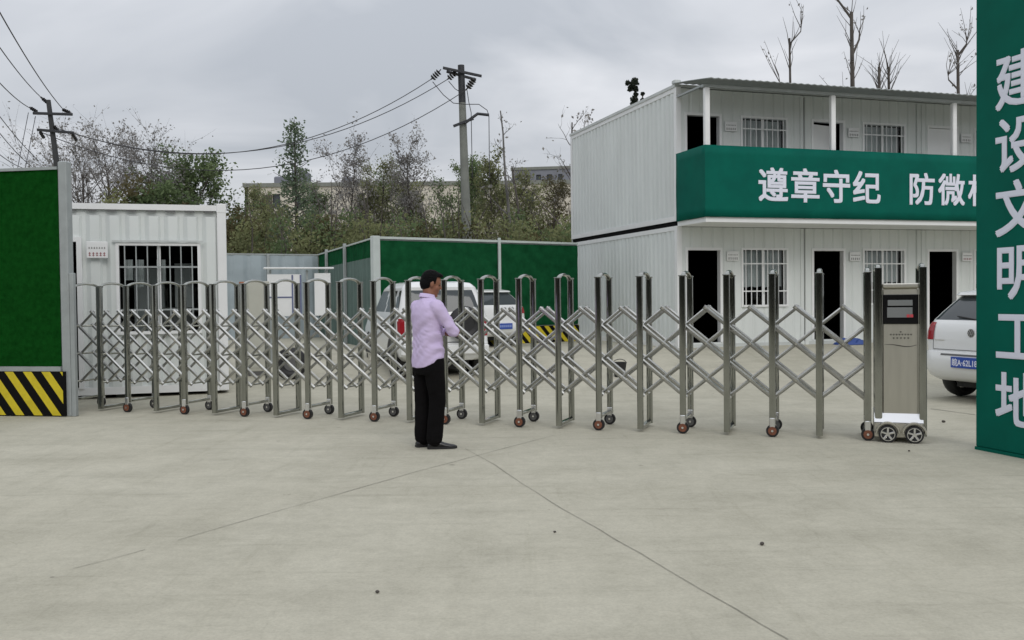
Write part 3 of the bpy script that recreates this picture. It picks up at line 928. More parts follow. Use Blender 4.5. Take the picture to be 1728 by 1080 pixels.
# ------------------------------------------------------------------ fences at the back of the yard
fc = at_Y(636, 560, 19.9); fe = at_Y(975, 560, 23.0)
ZG = .34
FT = 2.36
fa = atan2(fe.y - fc.y, fe.x - fc.x); flen = (Vector((fe.x, fe.y)) - Vector((fc.x, fc.y))).length
BKF = Fr(fc.x, fc.y, ZG, fa)
tf = thing('turf_fence', 'green turf fence with white posts and striped base behind the two parked white cars', 'fence', BKF.o, fa)
p = MB()
nx_, nz_ = 60, 24
vs = [(.08 + (flen - .08) * i / nx_, -.02 - .02 * pnoise(Vector((i * .3, j * .3, 7))), .42 + (FT - .45) * j / nz_) for j in range(nz_ + 1) for i in range(nx_ + 1)]
p.add(vs, [(j * (nx_ + 1) + i, j * (nx_ + 1) + i + 1, (j + 1) * (nx_ + 1) + i + 1, (j + 1) * (nx_ + 1) + i) for j in range(nz_) for i in range(nx_)])
p.build('turf_panel', M['turf_far'], tf, smooth=True)
p = MB(); p.box(.08, flen, .0, .03, 0, FT); p.build('backing_sheet', M['galv'], tf)
p = MB(); p.box(.08, flen, -.05, .05, FT + .001, FT + .05); p.build('top_rail', M['palepost'], tf)
p = MB(); p.bbox(-.09, .075, -.07, .08, -.05, FT + .06, .01); p.build('corner_post', M['palepost'], tf)
for px in (840,):
    x, _ = BKF.hit(px, 430)
    p = MB(); p.bbox(x - .035, x + .035, -.09, -.045, 0, FT + .10, .008); p.build('post', M['palepost'], tf)
p = MB(); p.box(.08, flen, -.06, -.001, 0, .40); sb = p.build('striped_base', M['blackpaint'], tf)
st = MB()
for k in range(int(flen / .26) + 3):
    x = -.3 + k * .26
    poly = clip_poly([(x, .396), (x + .36, .004), (x + .49, .004), (x + .13, .396)], .085, flen - .005)
    if len(poly) >= 3: st.add([(a, -.064, b) for a, b in poly], [tuple(range(len(poly)))])
st.build('yellow_stripes', M['yellow'], sb)

sl_ = at_Y(541, 520, 27.0)
sa = atan2(sl_.y - fc.y, sl_.x - fc.x); slen = (Vector((sl_.x, sl_.y)) - Vector((fc.x, fc.y))).length
sf_ = thing('side_fence', 'grey green sheet fence running back from the tall white fence corner post', 'fence', BKF.o, sa)
p = MB(); ribbed_wall(p, .1, slen, 0, FT - .38, [], y=.02, pitch=.4, depth=.02, flat=.5, out=1); p.build('lower_sheet', M['net'], sf_)
p = MB(); ribbed_wall(p, .1, slen, FT - .38, FT, [], y=.012, pitch=.4, depth=.02, flat=.5, out=1); p.build('upper_sheet', M['turf_far'], sf_)
p = MB(); p.box(.1, slen, -.03, .06, FT + .001, FT + .035); p.build('top_rail', M['palepost'], sf_)
for u in (slen * .42, slen * .78):
    p = MB(); p.bbox(u - .04, u + .04, .045, .12, 0, FT + .08, .008); p.build('post', M['galv'], sf_)
be = at_Y(300, 520, 25.2)
ba_ = atan2(be.y - sl_.y, be.x - sl_.x); blen = (Vector((be.x, be.y)) - Vector((sl_.x, sl_.y))).length
bf_ = thing('sheet_fence', 'pale blue grey corrugated sheet fence at the far end of the yard', 'fence', (sl_.x, sl_.y, ZG), ba_)
p = MB(); ribbed_wall(p, 0.05, blen, 0, FT - .02, [], y=.02, pitch=.5, depth=.035, flat=.6, out=1); p.build('sheet', M['bluesheet'], bf_)
p = MB(); p.box(0.05, blen, -.03, .04, FT - .01, FT + .03); p.build('top_rail', M['galv'], bf_)
for u in (1.5, 3.9):
    p = MB(); p.bbox(u - .04, u + .04, .06, .12, 0, FT + .02, .008); p.build('post', M['galv'], bf_)

# ------------------------------------------------------------------ yard clutter glimpsed through the gate
def ground_at(px, Y):
    p = at_Y(px, 560, Y); return p.x, Y, gz(p.x, Y)
x, y, z = ground_at(436, 16.2)
cb = thing('beige_cabinet', 'plain beige metal cabinet standing behind the gate, right of the cabin', 'cabinet', (x, y, z), BA)
p = MB(); p.bbox(-.19, .19, -.2, .2, .06, 1.60, .012); p.build('body', M['beige'], cb)
p = MB(); p.bbox(-.165, .165, -.212, -.201, .12, 1.54, .004); d_ = p.build('door', M['beige'], cb)
p = MB(); p.bbox(.11, .13, -.232, -.213, .8, .95, .004); p.build('handle', M['chrome'], d_)
p = MB(); p.box(-.18, .18, -.19, .19, -.03, .059); p.build('plinth', M['plastic'], cb)

x, y, z = ground_at(504, 17.6)
nb = thing('notice_board', 'white notice board with blue grey frame bars standing behind the gate', 'notice board', (x, y, z), BA)
for u in (-.50, 0.17, .52):
    p = MB(); p.bbox(u - .02, u + .02, -.02, .02, -.03, 1.72, .005); p.build('leg', M['galv'], nb)
p = MB(); p.bbox(-.56, .06, -.06, -.021, .86, 1.64, .004); p.build('panel', M['white_clean'], nb)
p = MB(); p.bbox(.30, .60, -.06, -.021, .86, 1.66, .004); p.build('panel', M['white_clean'], nb)
p = MB(); p.box(-.12, -.09, -.068, -.0605, .87, 1.63); p.box(-.56, -.121, -.068, -.0605, 1.20, 1.225); p.box(.03, .06, -.068, -.0605, .87, 1.63); p.box(-.089, .029, -.068, -.0605, .87, .90)
p.build('frame_bars', M['bluefr'], nb)
p = MB(); p.bbox(-.62, .66, -.14, .10, 1.74, 1.77, .006); p.build('top_cover', M['white_clean'], nb)

x, y, z = ground_at(428, 21.5)
cr_ = thing('white_crate', 'tall white crate beside the cabin under a pile of orange boards', 'crate', (x, y, z), BA)
p = MB(); p.bbox(-.40, .40, -.4, .4, .05, 1.40, .01); p.build('body', M['white_clean'], cr_)
p = MB()
for u in (-.3, 0, .3): p.box(u - .05, u + .05, -.38, .38, -.04, .049)
p.build('skid', M['bark'], cr_)
bd = thing('board_pile', 'short pile of orange brown boards lying on top of the white crate', 'boards', (x, y, z + 1.40), BA)
p = MB(); p.box(-.31, .30, -.3, .3, .0, .05); p.build('lower_board', M['brickor'], bd)
p = MB(); p.box(-.30, .31, -.28, .31, .052, .105); p.build('upper_board', M['brickor'], bd)

x, y, z = ground_at(490, 15.6)
ty = thing('worn_tyre', 'black worn tyre standing on the yard floor behind the gate', 'tyre', (x, y, z), BA)
p = MB()
p.tube([(cos(2 * pi * k / 28) * .19, 0, .26 + sin(2 * pi * k / 28) * .19) for k in range(29)], [(.085, .07)] * 29, 8)
p.build('tread', M['black'], ty, smooth=True)
p = MB(); p.disc((0, 0, .26), (0, 1, 0), .14, .05, 20); p.build('rim', M['plastic'], ty)

x, y, z = ground_at(1045, 15.5)
bu = thing('black_bucket', 'small black bucket on the concrete in front of the office end wall', 'bucket', (x, y, z), .3)
p = MB()
p.loft([[Vector((cos(2 * pi * i / 16) * r, sin(2 * pi * i / 16) * r, zz)) for i in range(16)] for r, zz in ((.085, 0), (.115, .22), (.122, .225), (.122, .24), (.108, .24), (.08, .02))])
p.build('pail', M['black'], bu, smooth=True, ang=40)
p = MB(); p.tube([(cos(pi * k / 10) * .12, 0, .22 + sin(pi * k / 10) * .07) for k in range(11)], .006, 6); p.build('handle', M['iron'], bu)

x_, z_ = BF.hit(1437, 584, -.55)
pp = BF.o + BF.ux * x_ + BF.uy * -.55
mt = thing('blue_tarp', 'crumpled blue tarpaulin on the ground by the second office door', 'tarpaulin', (pp.x, pp.y, ZG), BA)
p = MB(); rnd = random.Random(8); nn = 14
vs = [(-.34 + .68 * i / nn, -.2 + .4 * j / nn, max(.004, (.10 + .07 * pnoise(Vector((i * .5, j * .5, 2)))) * min(1, min(i, nn - i, j, nn - j) / 2.5)) + .004) for j in range(nn + 1) for i in range(nn + 1)]
p.add(vs, [(j * (nn + 1) + i, j * (nn + 1) + i + 1, (j + 1) * (nn + 1) + i + 1, (j + 1) * (nn + 1) + i) for j in range(nn) for i in range(nn)])
p.build('sheet', mat('blue_tarp', (.03, .07, .26), .6), mt)

# little stones and litter on the slab
for px, py, r, lab in ((1286, 920, .016, 'small dark stone on the open concrete, right of the long crack'), (637, 1001, .012, 'tiny dark stone near the bottom of the concrete, below the standing man'),
                       (936, 899, .010, 'tiny dark chip on the concrete left of the long crack'), (1592, 713, .022, 'dark clod on the concrete between drive cabinet and sign pillar'), (1534, 762, .012, 'tiny pebble just in front of the drive cabinet wheels')):
    q = at_ground(px, py, 0)
    rnd = random.Random(int(px))
    p = MB(); p.ball((0, 0, r * .5), r, r * .8, r * .6, 8, 6)
    p.v = [(a * (1 + .3 * pnoise(Vector((a, b, c)) * 60)), b * (1 + .3 * pnoise(Vector((a, b, c)) * 60 + Vector((3, 0, 0)))), max(0.0, c)) for a, b, c in p.v]
    o = p.build('stone', M['bark']); o.location = (q.x, q.y, .002); o.rotation_euler = (0, 0, px)
    tag(o, lab, 'stone', 'small stones on the concrete')

# ------------------------------------------------------------------ cars: plan contours stacked by height
def contour(xr, xf, w_, rr_, rf_, n_side=22, n_c=7, n_e=9):
    """closed plan outline from the rear centre round the left, front, right. x forward, y left"""
    pts = []
    rr_ = min(rr_, w_ * .95); rf_ = min(rf_, w_ * .95)
    def arc(cx, cy, r, a0, a1):
        return [(cx + r * cos(a0 + (a1 - a0) * k / n_c), cy + r * sin(a0 + (a1 - a0) * k / n_c)) for k in range(n_c + 1)]
    half = [(xr, (w_ - rr_) * k / n_e) for k in range(n_e)]
    half += arc(xr + rr_, w_ - rr_, rr_, pi, pi / 2)
    xa, xb = xr + rr_, xf - rf_
    half += [(xa + (xb - xa) * k / n_side, w_) for k in range(1, n_side)]
    half += arc(xf - rf_, w_ - rf_, rf_, pi / 2, 0)
    half += [(xf, (w_ - rf_) * (1 - k / n_e)) for k in range(1, n_e + 1)]
    pts = half + [(x, -y) for x, y in reversed(half[1:-1])]
    return pts

def make_car(name, label, cat, levels, glass, pillars, wheel_r, wheel_x, loc, rz, wd):
    """levels = [(z, xr, xf, halfwidth, r_rear, r_front)]; glass = (row0,row1); pillars = x spans left solid on the sides"""
    root = thing(name, label, cat, loc, rz)
    rings = [[(x, y, z) for x, y in contour(xr, xf, w_, a, b)] for z, xr, xf, w_, a, b in levels]
    n = len(rings[0])
    body = MB(); side = {1: MB(), -1: MB()}; rear = MB(); front = MB()
    for k in range(len(rings) - 1):
        for i in range(n):
            j = (i + 1) % n
            quad = [rings[k][i], rings[k][j], rings[k + 1][j], rings[k + 1][i]]
            tgt = body
            if glass[0] <= k < glass[1]:
                xm = sum(q[0] for q in quad) / 4; ym = sum(q[1] for q in quad) / 4
                w_ = levels[k][3]
                ex = [(quad[1][0] - quad[0][0]), (quad[1][1] - quad[0][1])]
                if abs(ex[1]) > abs(ex[0]) * .6 and abs(ym) < w_ - .13:
                    tgt = rear if xm < (levels[k][1] + levels[k][2]) / 2 else front
                elif abs(ex[0]) >= abs(ex[1]) * 3 and not any(a < xm < b for a, b in pillars):
                    tgt = side[1 if ym > 0 else -1]
            tgt.add(quad, [(0, 1, 2, 3)])
    body.add(rings[-1], [tuple(range(n))]); body.add(rings[0], [tuple(range(n - 1, -1, -1))])
    def weld(mb, nm, m_):
        import bmesh
        o = mb.build(nm, m_, root)
        bm = bmesh.new(); bm.from_mesh(o.data); bmesh.ops.remove_doubles(bm, verts=bm.verts, dist=1e-5); bmesh.ops.recalc_face_normals(bm, faces=bm.faces); bm.to_mesh(o.data); bm.free()
        o.data.polygons.foreach_set('use_smooth', [True] * len(o.data.polygons)); o.data.set_sharp_from_angle(angle=radians(38))
        return o
    weld(body, 'body', M['carwhite'])
    weld(rear, 'rear_window', M['carglass']); weld(front, 'windscreen', M['carglass'])
    for s in (1, -1): weld(side[s], 'side_window', M['carglass'])
    for wx in wheel_x:
        for s in (1, -1):
            p = MB()
            p.tube([(wx + cos(2 * pi * k / 28) * (wheel_r - .06), s * (wd - .10), wheel_r + sin(2 * pi * k / 28) * (wheel_r - .06)) for k in range(29)], [(.06, .105)] * 29, 8)
            wo = p.build('wheel', M['black'], root, smooth=True)
            p = MB(); p.disc((wx, s * (wd - .06), wheel_r), (0, 1, 0), wheel_r - .1, .10, 24)
            for k in range(6):
                a = 2 * pi * k / 6
                p.bar((wx, s * (wd - .005), wheel_r), (wx + cos(a) * (wheel_r - .11), s * (wd - .005), wheel_r + sin(a) * (wheel_r - .11)), .05, .02, (0, 1, 0))
            p.build('rim', M['steel_dull'], wo)
            p = MB()
            zl = levels[0][0]
            arc = [(wx + cos(pi * k / 16) * (wheel_r + .07), max(zl, wheel_r + sin(pi * k / 16) * (wheel_r + .07))) for k in range(17)]
            yy = s * (wd + .006)
            vs = [(a, yy, b) for a, b in arc]; p.add(vs, [tuple(range(len(vs)))])
            p.add([(a, yy - s * .03, b) for a, b in arc] + vs, [(i, i + 1, len(arc) + i + 1, len(arc) + i) for i in range(len(arc) - 1)])
            p.build('wheel_arch', M['black'], root)
    p = MB(); p.box(wheel_x[0] - .25, wheel_x[1] + .25, -wd + .26, wd - .26, .16, levels[0][0] - .002); p.build('underside', M['black'], root)
    return root

def rear_x(levels, z, y=0.0):
    for (za, xa, _, wa, ra, _), (zb, xb, _, wb, rb, _) in zip(levels[:-1], levels[1:]):
        if za <= z <= zb:
            t = (z - za) / (zb - za); xr = xa + (xb - xa) * t; w_ = wa + (wb - wa) * t; r = ra + (rb - ra) * t
            ex = max(0.0, abs(y) - (w_ - r))
            return xr + (r - sqrt(max(0, r * r - ex * ex)) if ex > 0 else 0)
    return levels[-1][1]

def rear_patch(mb, levels, y0, y1, z0, z1, off=.006, n=6, mz=4):
    vs = []
    for j in range(mz + 1):
        for i in range(n + 1):
            y = y0 + (y1 - y0) * i / n; z = z0 + (z1 - z0) * j / mz
            vs.append((rear_x(levels, z, y) - off, y, z))
    fs = [(j * (n + 1) + i, j * (n + 1) + i + 1, (j + 1) * (n + 1) + i + 1, (j + 1) * (n + 1) + i) for j in range(mz) for i in range(n)]
    mb.add(vs, fs)

# hatchback at right, seen from behind
HL = [(.27, .14, 3.85, .74, .30, .35), (.33, .05, 3.93, .80, .30, .40), (.42, .012, 3.96, .83, .30, .42), (.52, .0, 3.97, .84, .30, .42), (.60, .018, 3.96, .84, .30, .42), (.645, .035, 3.95, .84, .30, .42), (.655, .085, 3.94, .84, .24, .42),
      (.76, .085, 3.86, .84, .22, .45), (.90, .10, 3.55, .835, .22, .45), (1.0, .125, 3.10, .82, .22, .4), (1.03, .15, 2.95, .80, .22, .35),
      (1.06, .17, 2.86, .785, .2, .3), (1.16, .25, 2.62, .73, .2, .3), (1.28, .37, 2.38, .67, .2, .3), (1.37, .47, 2.2, .62, .2, .3),
      (1.385, .40, 2.12, .61, .15, .3), (1.42, .42, 2.05, .58, .15, .3), (1.45, .55, 1.9, .50, .2, .3), (1.462, .75, 1.75, .35, .2, .2)]
hc = at_ground(1640, 672, 0)
# rear centre and heading solved from the photo
RC = Vector((5.74, 11.85))
hrz = radians(21)
hb = make_car('white_hatchback', 'white hatchback with red tail lamp and blue plate, partly behind the slogan pillar', 'car', HL, (11, 14), [(1.0, 1.12), (2.0, 2.1), (.2, .62)], .295, (.72, 3.18), (RC.x, RC.y, 0.0), hrz, .84)
for s in (1, -1):
    p = MB(); rear_patch(p, HL, s * .60, s * .834, .80, 1.03, .010, 12, 6); p.build('tail_lamp', M['taillight'], hb)
def rear_text(par, txt, y, z, size, levels, off, m_, name, sx=1.0, offset=0.0):
    vs, fs, bb = text_mesh(txt, size, offset, .001)
    cx, cy = (bb[0] + bb[1]) / 2, (bb[2] + bb[3]) / 2
    x = rear_x(levels, z, 0)
    t = MB(); t.add([(x - off - v.z, y - (v.x - cx) * sx, z + v.y - cy) for v in vs], fs)
    return t.build(name, m_, par)
px_ = rear_x(HL, .52, 0)
p = MB(); p.bbox(px_ - .018, px_ - .008, -.22, .22, .455, .595, .003); pl = p.build('number_plate', M['plate'], hb)
t = rear_text(pl, '皖A·62L18', 0, .525, .105, HL, .0195, M['letter'], 'plate_number', .86, .002)
p = MB(); rear_patch(p, HL, -.42, .42, .605, .628, .004, 8, 2); p.build('bumper_shadow_gap', M['plastic'], hb)
p = MB(); ex = rear_x(HL, .90, 0)
p.disc((ex - .004, 0, .90), (1, 0, 0), .055, .012, 24); p.mat(1); p.disc((ex - .011, 0, .90), (1, 0, 0), .044, .004, 24)
p.mat(0)
for a, b in (((-.022, .036), (0, .003)), ((0, .003), (.022, .036)), ((-.036, .014), (-.018, -.034)), ((-.018, -.034), (0, -.004)), ((0, -.004), (.018, -.034)), ((.018, -.034), (.036, .014))):
    p.bar((ex - .0145, a[0], .90 + a[1]), (ex - .0145, b[0], .90 + b[1]), .009, .003, (1, 0, 0))
p.build('badge', [M['chrome'], M['plastic']], hb)
p = MB()
rear_patch(p, HL, -.60, .60, .672, .680, .003, 10, 1); rear_patch(p, HL, .60, .607, .676, .80, .003, 1, 4); rear_patch(p, HL, -.607, -.60, .676, .80, .003, 1, 4); p.build('tailgate_gap', M['plastic'], hb)
p = MB(); rear_patch(p, HL, .42, .58, .79, .802, .004, 5, 1); p.build('model_script', M['steel_dull'], hb)
for s in (1, -1):
    p = MB(); rear_patch(p, HL, s * .70, s * .74, .40, .425, .004, 2, 1); p.build('reflector', M['plastic'], hb)
p = MB(); p.tube([(rear_x(HL, 1.06) + .0, -.02, 1.07), (rear_x(HL, 1.1) - .015, .3, 1.11)], .008, 6); p.build('wiper', M['black'], hb)

# hatchback further back, beside the fence
farz = .27
pf = at_Y(853, 600, 20.4)
fh_rz = radians(130)
FHL = HL
fh = make_car('white_hatchback', 'small white hatchback with blue number plate parked furthest back against the turf fence', 'car', FHL, (11, 14), [(1.0, 1.12), (2.0, 2.1), (.2, .62)], .295, (.72, 3.18), (pf.x, pf.y, gz(pf.x, pf.y)), fh_rz, .84)
for s in (1, -1):
    p = MB(); rear_patch(p, FHL, s * .62, s * .825, .84, 1.0, .008, 8, 6); p.build('tail_lamp', M['taillight'], fh)
fh.scale = (.87, .87, .87)
p = MB(); p.bbox(px_ - .018, px_ - .008, -.23, .23, .455, .60, .003); pl = p.build('number_plate', M['plate'], fh)
p = MB()
for k in range(6): p.box(px_ - .0205, px_ - .0182, -.19 + k * .065, -.15 + k * .065, .50, .56)
p.build('plate_number', mat('plate_characters', (.25, .32, .6), .5), pl)

# small off-roader with a spare wheel, rear three-quarter
SL_ = [(.32, .10, 3.6, .66, .2, .3), (.40, .02, 3.68, .74, .18, .3), (.50, .0, 3.7, .76, .18, .3), (.60, .0, 3.7, .77, .18, .3), (.63, .05, 3.68, .77, .15, .3),
       (.80, .06, 3.62, .775, .15, .3), (.98, .07, 3.30, .77, .15, .3), (1.06, .08, 2.9, .76, .15, .25), (1.09, .09, 2.75, .75, .15, .25),
       (1.12, .10, 2.68, .74, .15, .25), (1.25, .14, 2.55, .70, .15, .25), (1.38, .19, 2.42, .67, .15, .25), (1.48, .24, 2.3, .64, .15, .25),
       (1.53, .24, 2.25, .62, .15, .25), (1.60, .30, 2.15, .56, .2, .3), (1.63, .5, 1.95, .42, .2, .3)]
ps = at_Y(752, 600, 15.3)
su_rz = radians(108)
su = make_car('white_offroader', 'white boxy off-roader with a black spare wheel on its tailgate, behind the standing man', 'car', SL_, (9, 12), [(.55, .72), (1.35, 1.45), (0, .25)], .33, (.66, 2.95), (ps.x, ps.y, gz(ps.x, ps.y)), su_rz, .77)
for s in (1, -1):
    p = MB(); rear_patch(p, SL_, s * .66, s * .765, .72, 1.02, .008, 6, 6); p.build('tail_lamp', M['taillight'], su)
p = MB(); sy, szc = -.32, .93
p.tube([(-.06, sy + cos(2 * pi * k / 24) * .20, szc + sin(2 * pi * k / 24) * .20) for k in range(25)], [(.09, .085)] * 25, 8)
p.disc((-.05, sy, szc), (1, 0, 0), .22, .14, 24); p.build('spare_wheel', M['black'], su, smooth=True, ang=40)
p = MB(); p.bbox(-.03, .03, -.74, .74, .42, .58, .02); p.build('bumper', M['carwhite'], su)
p = MB(); rear_patch(p, SL_, -.62, .62, .615, .63, .004, 10, 1); p.build('tailgate_gap', M['plastic'], su)

# ------------------------------------------------------------------ utility poles and cables
def upole(name, label, base, top, r0, r1, m_):
    root = thing(name, label, 'utility pole', base)
    b = Vector(base); tp = Vector(top) - b
    p = MB(); p.tube([Vector((0, 0, -.1)), tp * .5, tp], [r0, (r0 + r1) / 2, r1], 14); p.build('shaft', m_, root, smooth=True, ang=40)
    return root, tp
PY = 32.0
tp = at_Y(778, 111, PY); bp_ = at_Y(790, 470, PY)
bs_ = tp + (bp_ - tp) * ((tp.z - .34) / (tp.z - bp_.z))
pole, tv = upole('utility_pole', 'tall grey concrete utility pole with crossarms rising behind the turf fence', tuple(bs_), tuple(tp), .20, .105, M['pole'])
tip = MB(); tip.tube([tv * .86, tv * 1.002], [.122, .112], 14); tip.build('pole_head', M['iron'], pole, smooth=True, ang=40)
def Lp(px, py, Y): return at_Y(px, py, Y) - Vector(bs_)
a0 = Lp(748, 116, PY - .3); a1 = Lp(813, 130, PY + .2)
p = MB()
p.bar(a0 + Vector((0, -.13, 0)), a1 + Vector((0, -.13, 0)), .09, .06, (0, 1, 0)); p.bar(a0 + Vector((.1, .13, -.06)), a1 + Vector((-.2, .13, -.06)), .09, .06, (0, 1, 0))
p.build('crossarm', M['iron'], pole)
ends = []
for px, py, qx, qy, ax, ay in ((735, 127, 727, 134, 744, 117), (763, 127, 755, 134, 770, 120), (794, 142, 786, 152, 800, 131)):
    c = Lp(px, py, PY - .2); d_ = (Lp(qx, qy, PY - .2) - Lp(ax, ay, PY - .2)).normalized()
    p = MB()
    p.tube([Lp(ax, ay, PY - .15), c - d_ * .12], .02, 6)
    for k in range(4):
        q = c + d_ * (-.13 + .085 * k); p.disc(q, d_, .125, .05, 12, .08)
    p.tube([c + d_ * .1, Lp(qx, qy, PY - .2)], .025, 6)
    p.build('insulator', M['insul'], pole, smooth=True, ang=40)
    ends.append(at_Y(qx, qy, PY - .2))
p = MB(); p.bar(Lp(765, 213, PY - .2), Lp(799, 200, PY - .2) , .09, .06, (0, 1, 0)); p.build('step_arm', M['iron'], pole)
p = MB(); p.tube([Lp(784, 208, PY - .2), Lp(806, 192, PY), Lp(825, 194, PY + .1)], .05, 8); p.build('lamp_bracket', M['iron'], pole)
for pts in (((730, 138), (748, 160), (765, 174), (785, 176), (808, 176), (822, 186), (825, 195), (826, 300)), ((757, 137), (768, 150), (778, 156)), ((788, 152), (791, 172), (795, 190), (797, 300))):
    p = MB(); p.tube([Lp(a, b, PY - .25) for a, b in pts], .014, 5); p.build('jumper_cable', M['wire'], pole)

QY = 30.0
tq = at_Y(81.5, 169, QY); bq = at_Y(95.5, 275, QY)
bsq = tq + (bq - tq) * ((tq.z - .34) / (tq.z - bq.z))
pol2, tv2 = upole('utility_pole', 'leaning dark utility pole with two crossarms above the left turf hoarding', tuple(bsq), tuple(tq), .135, .07, M['poledark'])
def Lq(px, py, Y=QY): return at_Y(px, py, Y) - Vector(bsq)
for x0_, y0_, x1_, y1_, nm in ((56, 191, 122, 193, 'crossarm'), (63, 219, 124, 224, 'crossarm')):
    p = MB(); p.bar(Lq(x0_, y0_, QY - .12), Lq(x1_, y1_, QY - .12), .085, .07, (0, 1, 0)); p.build(nm, M['iron'], pol2)
q_end = {}
for px, py, dxx, dyy in ((63, 189, -13, -8), (82, 175, -13, -11), (118, 190, -12, -5), (67, 222, 2, 3), (122, 226, 2, 3), (91, 212, 3, 4)):
    c = Lq(px, py); e = Lq(px + dxx, py + dyy); d_ = (e - c).normalized()
    p = MB()
    for k in range(4): p.disc(c + d_ * (.05 + .06 * k), d_, .062, .035, 10, .045)
    p.tube([c, e], .03, 6)
    p.build('insulator', M['insul'], pol2, smooth=True, ang=40)

def cable(p0, p1, sag, label, r=.014, n=26, grp='overhead cables'):
    p0 = Vector(p0); p1 = Vector(p1); b = MB()
    pts = []
    for k in range(n + 1):
        t = k / n; q = p0.lerp(p1, t); q.z -= sag * 4 * t * (1 - t); pts.append(q)
    b.tube(pts, r, 5)
    o = b.build('overhead_cable', M['wire'])
    return tag(o, label, 'cable', grp)
cable(ends[0], at_Y(122, 224, QY), 1.45, 'uppermost cable sagging left from the concrete pole to the leaning pole')
cable(ends[1], at_Y(92, 215, QY), 1.55, 'middle cable sagging left from the concrete pole to the leaning pole')
cable(ends[2], at_Y(67, 222, QY), 1.9, 'lowest cable sagging left from the concrete pole to the leaning pole')
for i, (a, b_, lab) in enumerate((((108, 186), (-12, 0), 'cable climbing steeply from the right end of the leaning pole crossarm'),
                              ((69, 164), (-60, -10), 'cable climbing from the very top of the leaning pole'),
                              ((50, 182), (-60, 68), 'cable climbing from the left end of the leaning pole crossarm'))):
    cable(at_Y(*a, QY), at_Y(*b_, 17.0), .15, lab, r=.013)
for a, b_, lab in (((66, 272), (-40, 142), 'cable slanting past the leaning pole low above the hoarding, highest of three'), ((52, 280), (-40, 172), 'cable slanting low above the hoarding, middle one of three'),
                   ((40, 284), (-40, 225), 'cable slanting low above the hoarding, nearest its top edge')):
    cable(at_Y(*a, QY + 4), at_Y(*b_, 22.0), .12, lab, r=.012)
for a, b_, lab in (((48, 190), (30, 283), 'thin stay wire dropping left of the leaning pole, outer one'), ((60, 196), (43, 283), 'thin stay wire dropping left of the leaning pole, inner one')):
    cable(at_Y(*a, QY), at_Y(*b_, QY - 1), .0, lab, r=.011, n=4)

# ------------------------------------------------------------------ the man at the gate
pr = at_ground(728, 757, 0)
man = thing('person', 'man in lavender shirt and black trousers standing with folded arms at the gate', 'person', (pr.x, pr.y, 0), 0)
TH = radians(38)
fwd = Vector((cos(TH), sin(TH), 0)); lef = Vector((-sin(TH), cos(TH), 0))
OX = Vector((-.02, .05, 0))
def L(f, l, z): return OX + fwd * f + lef * l + Vector((0, 0, z))
def limb(mb, pts, rad, n=12, sub=6):
    """smooth tube through the joints"""
    P = []; R = []
    pts = [Vector(p) for p in pts]
    for i in range(len(pts) - 1):
        for k in range(sub):
            t = k / sub
            P.append(pts[i].lerp(pts[i + 1], t)); s = t * t * (3 - 2 * t); R.append(rad[i] + (rad[i + 1] - rad[i]) * s)
    P.append(pts[-1]); R.append(rad[-1])
    for _ in range(2):
        P = [P[0]] + [(P[i - 1] + P[i] * 2 + P[i + 1]) / 4 for i in range(1, len(P) - 1)] + [P[-1]]
    mb.tube(P, R, n)
    mb.ball(P[0], R[0] * .98); mb.ball(P[-1], R[-1] * .98)
def torso(mb, rows, n=24):
    """rows (z, f, l, half width, half depth)"""
    rings = []
    for z, f, l, a, b in rows:
        rings.append([L(f + b * abs(sin(t)) ** .85 * (1 if sin(t) > 0 else -1), l + a * abs(cos(t)) ** .85 * (1 if cos(t) > 0 else -1), z) for t in [2 * pi * k / n for k in range(n)]])
    mb.loft(rings)
# joints
SH_R, SH_L = L(-.01, -.165, 1.335), L(-.01, .165, 1.335)
EL_R, EL_L = L(.12, -.250, 1.105), L(.10, .225, 1.10)
WR_R, WR_L = L(.225, -.02, 1.125), L(.185, .0, 1.09)
HIP_R, HIP_L = L(0, -.085, .86), L(0, .085, .86)
KN_R, KN_L = L(.035, -.09, .47), L(-.01, .09, .47)
AN_R, AN_L = L(.0, -.085, .075), L(-.02, .095, .075)
b = MB()
hy = TH - radians(22)                                     # the head looks further to the right
hf = Vector((cos(hy), sin(hy), 0)); hl = Vector((-sin(hy), cos(hy), 0))
HC_ = L(.045, 0, 1.555)
tilt = Matrix.Rotation(radians(17), 3, hl)
def Hd(f, l, z): return HC_ + tilt @ (hf * f + hl * l + Vector((0, 0, z)))
rotH = tilt @ Matrix(((hf.x, hl.x, 0), (hf.y, hl.y, 0), (0, 0, 1)))
b.ball(Hd(-.008, 0, .022), .092, .073, .092, 18, 14, rotH)            # skull
b.ball(Hd(.022, 0, -.035), .066, .056, .078, 16, 12, rotH)            # face
b.ball(Hd(.040, 0, -.078), .040, .042, .032, 12, 8, rotH)             # jaw and chin
b.ball(Hd(.070, 0, -.098), .020, .024, .018, 10, 8, rotH)
b.tube([Hd(.078, 0, .018), Hd(.098, 0, -.022), Hd(.086, 0, -.030)], [.010, .014, .010], 8)   # nose
b.ball(Hd(.096, 0, -.022), .014, .013, .011, 8, 6, rotH)
b.ball(Hd(.080, 0, -.058), .012, .022, .006, 8, 6, rotH); b.ball(Hd(.078, 0, -.068), .012, .020, .007, 8, 6, rotH)   # lips
b.ball(Hd(.070, 0, .026), .016, .052, .010, 10, 6, rotH)              # brow
for s in (1, -1):
    b.ball(Hd(.045, s * .043, -.028), .026, .020, .026, 10, 8, rotH)  # cheek
    b.ball(Hd(-.008, s * .076, -.008), .020, .009, .032, 10, 8, rotH) # ear
limb(b, [L(-.01, 0, 1.38), L(.015, 0, 1.44), Hd(-.02, 0, -.05)], [.062, .055, .056])
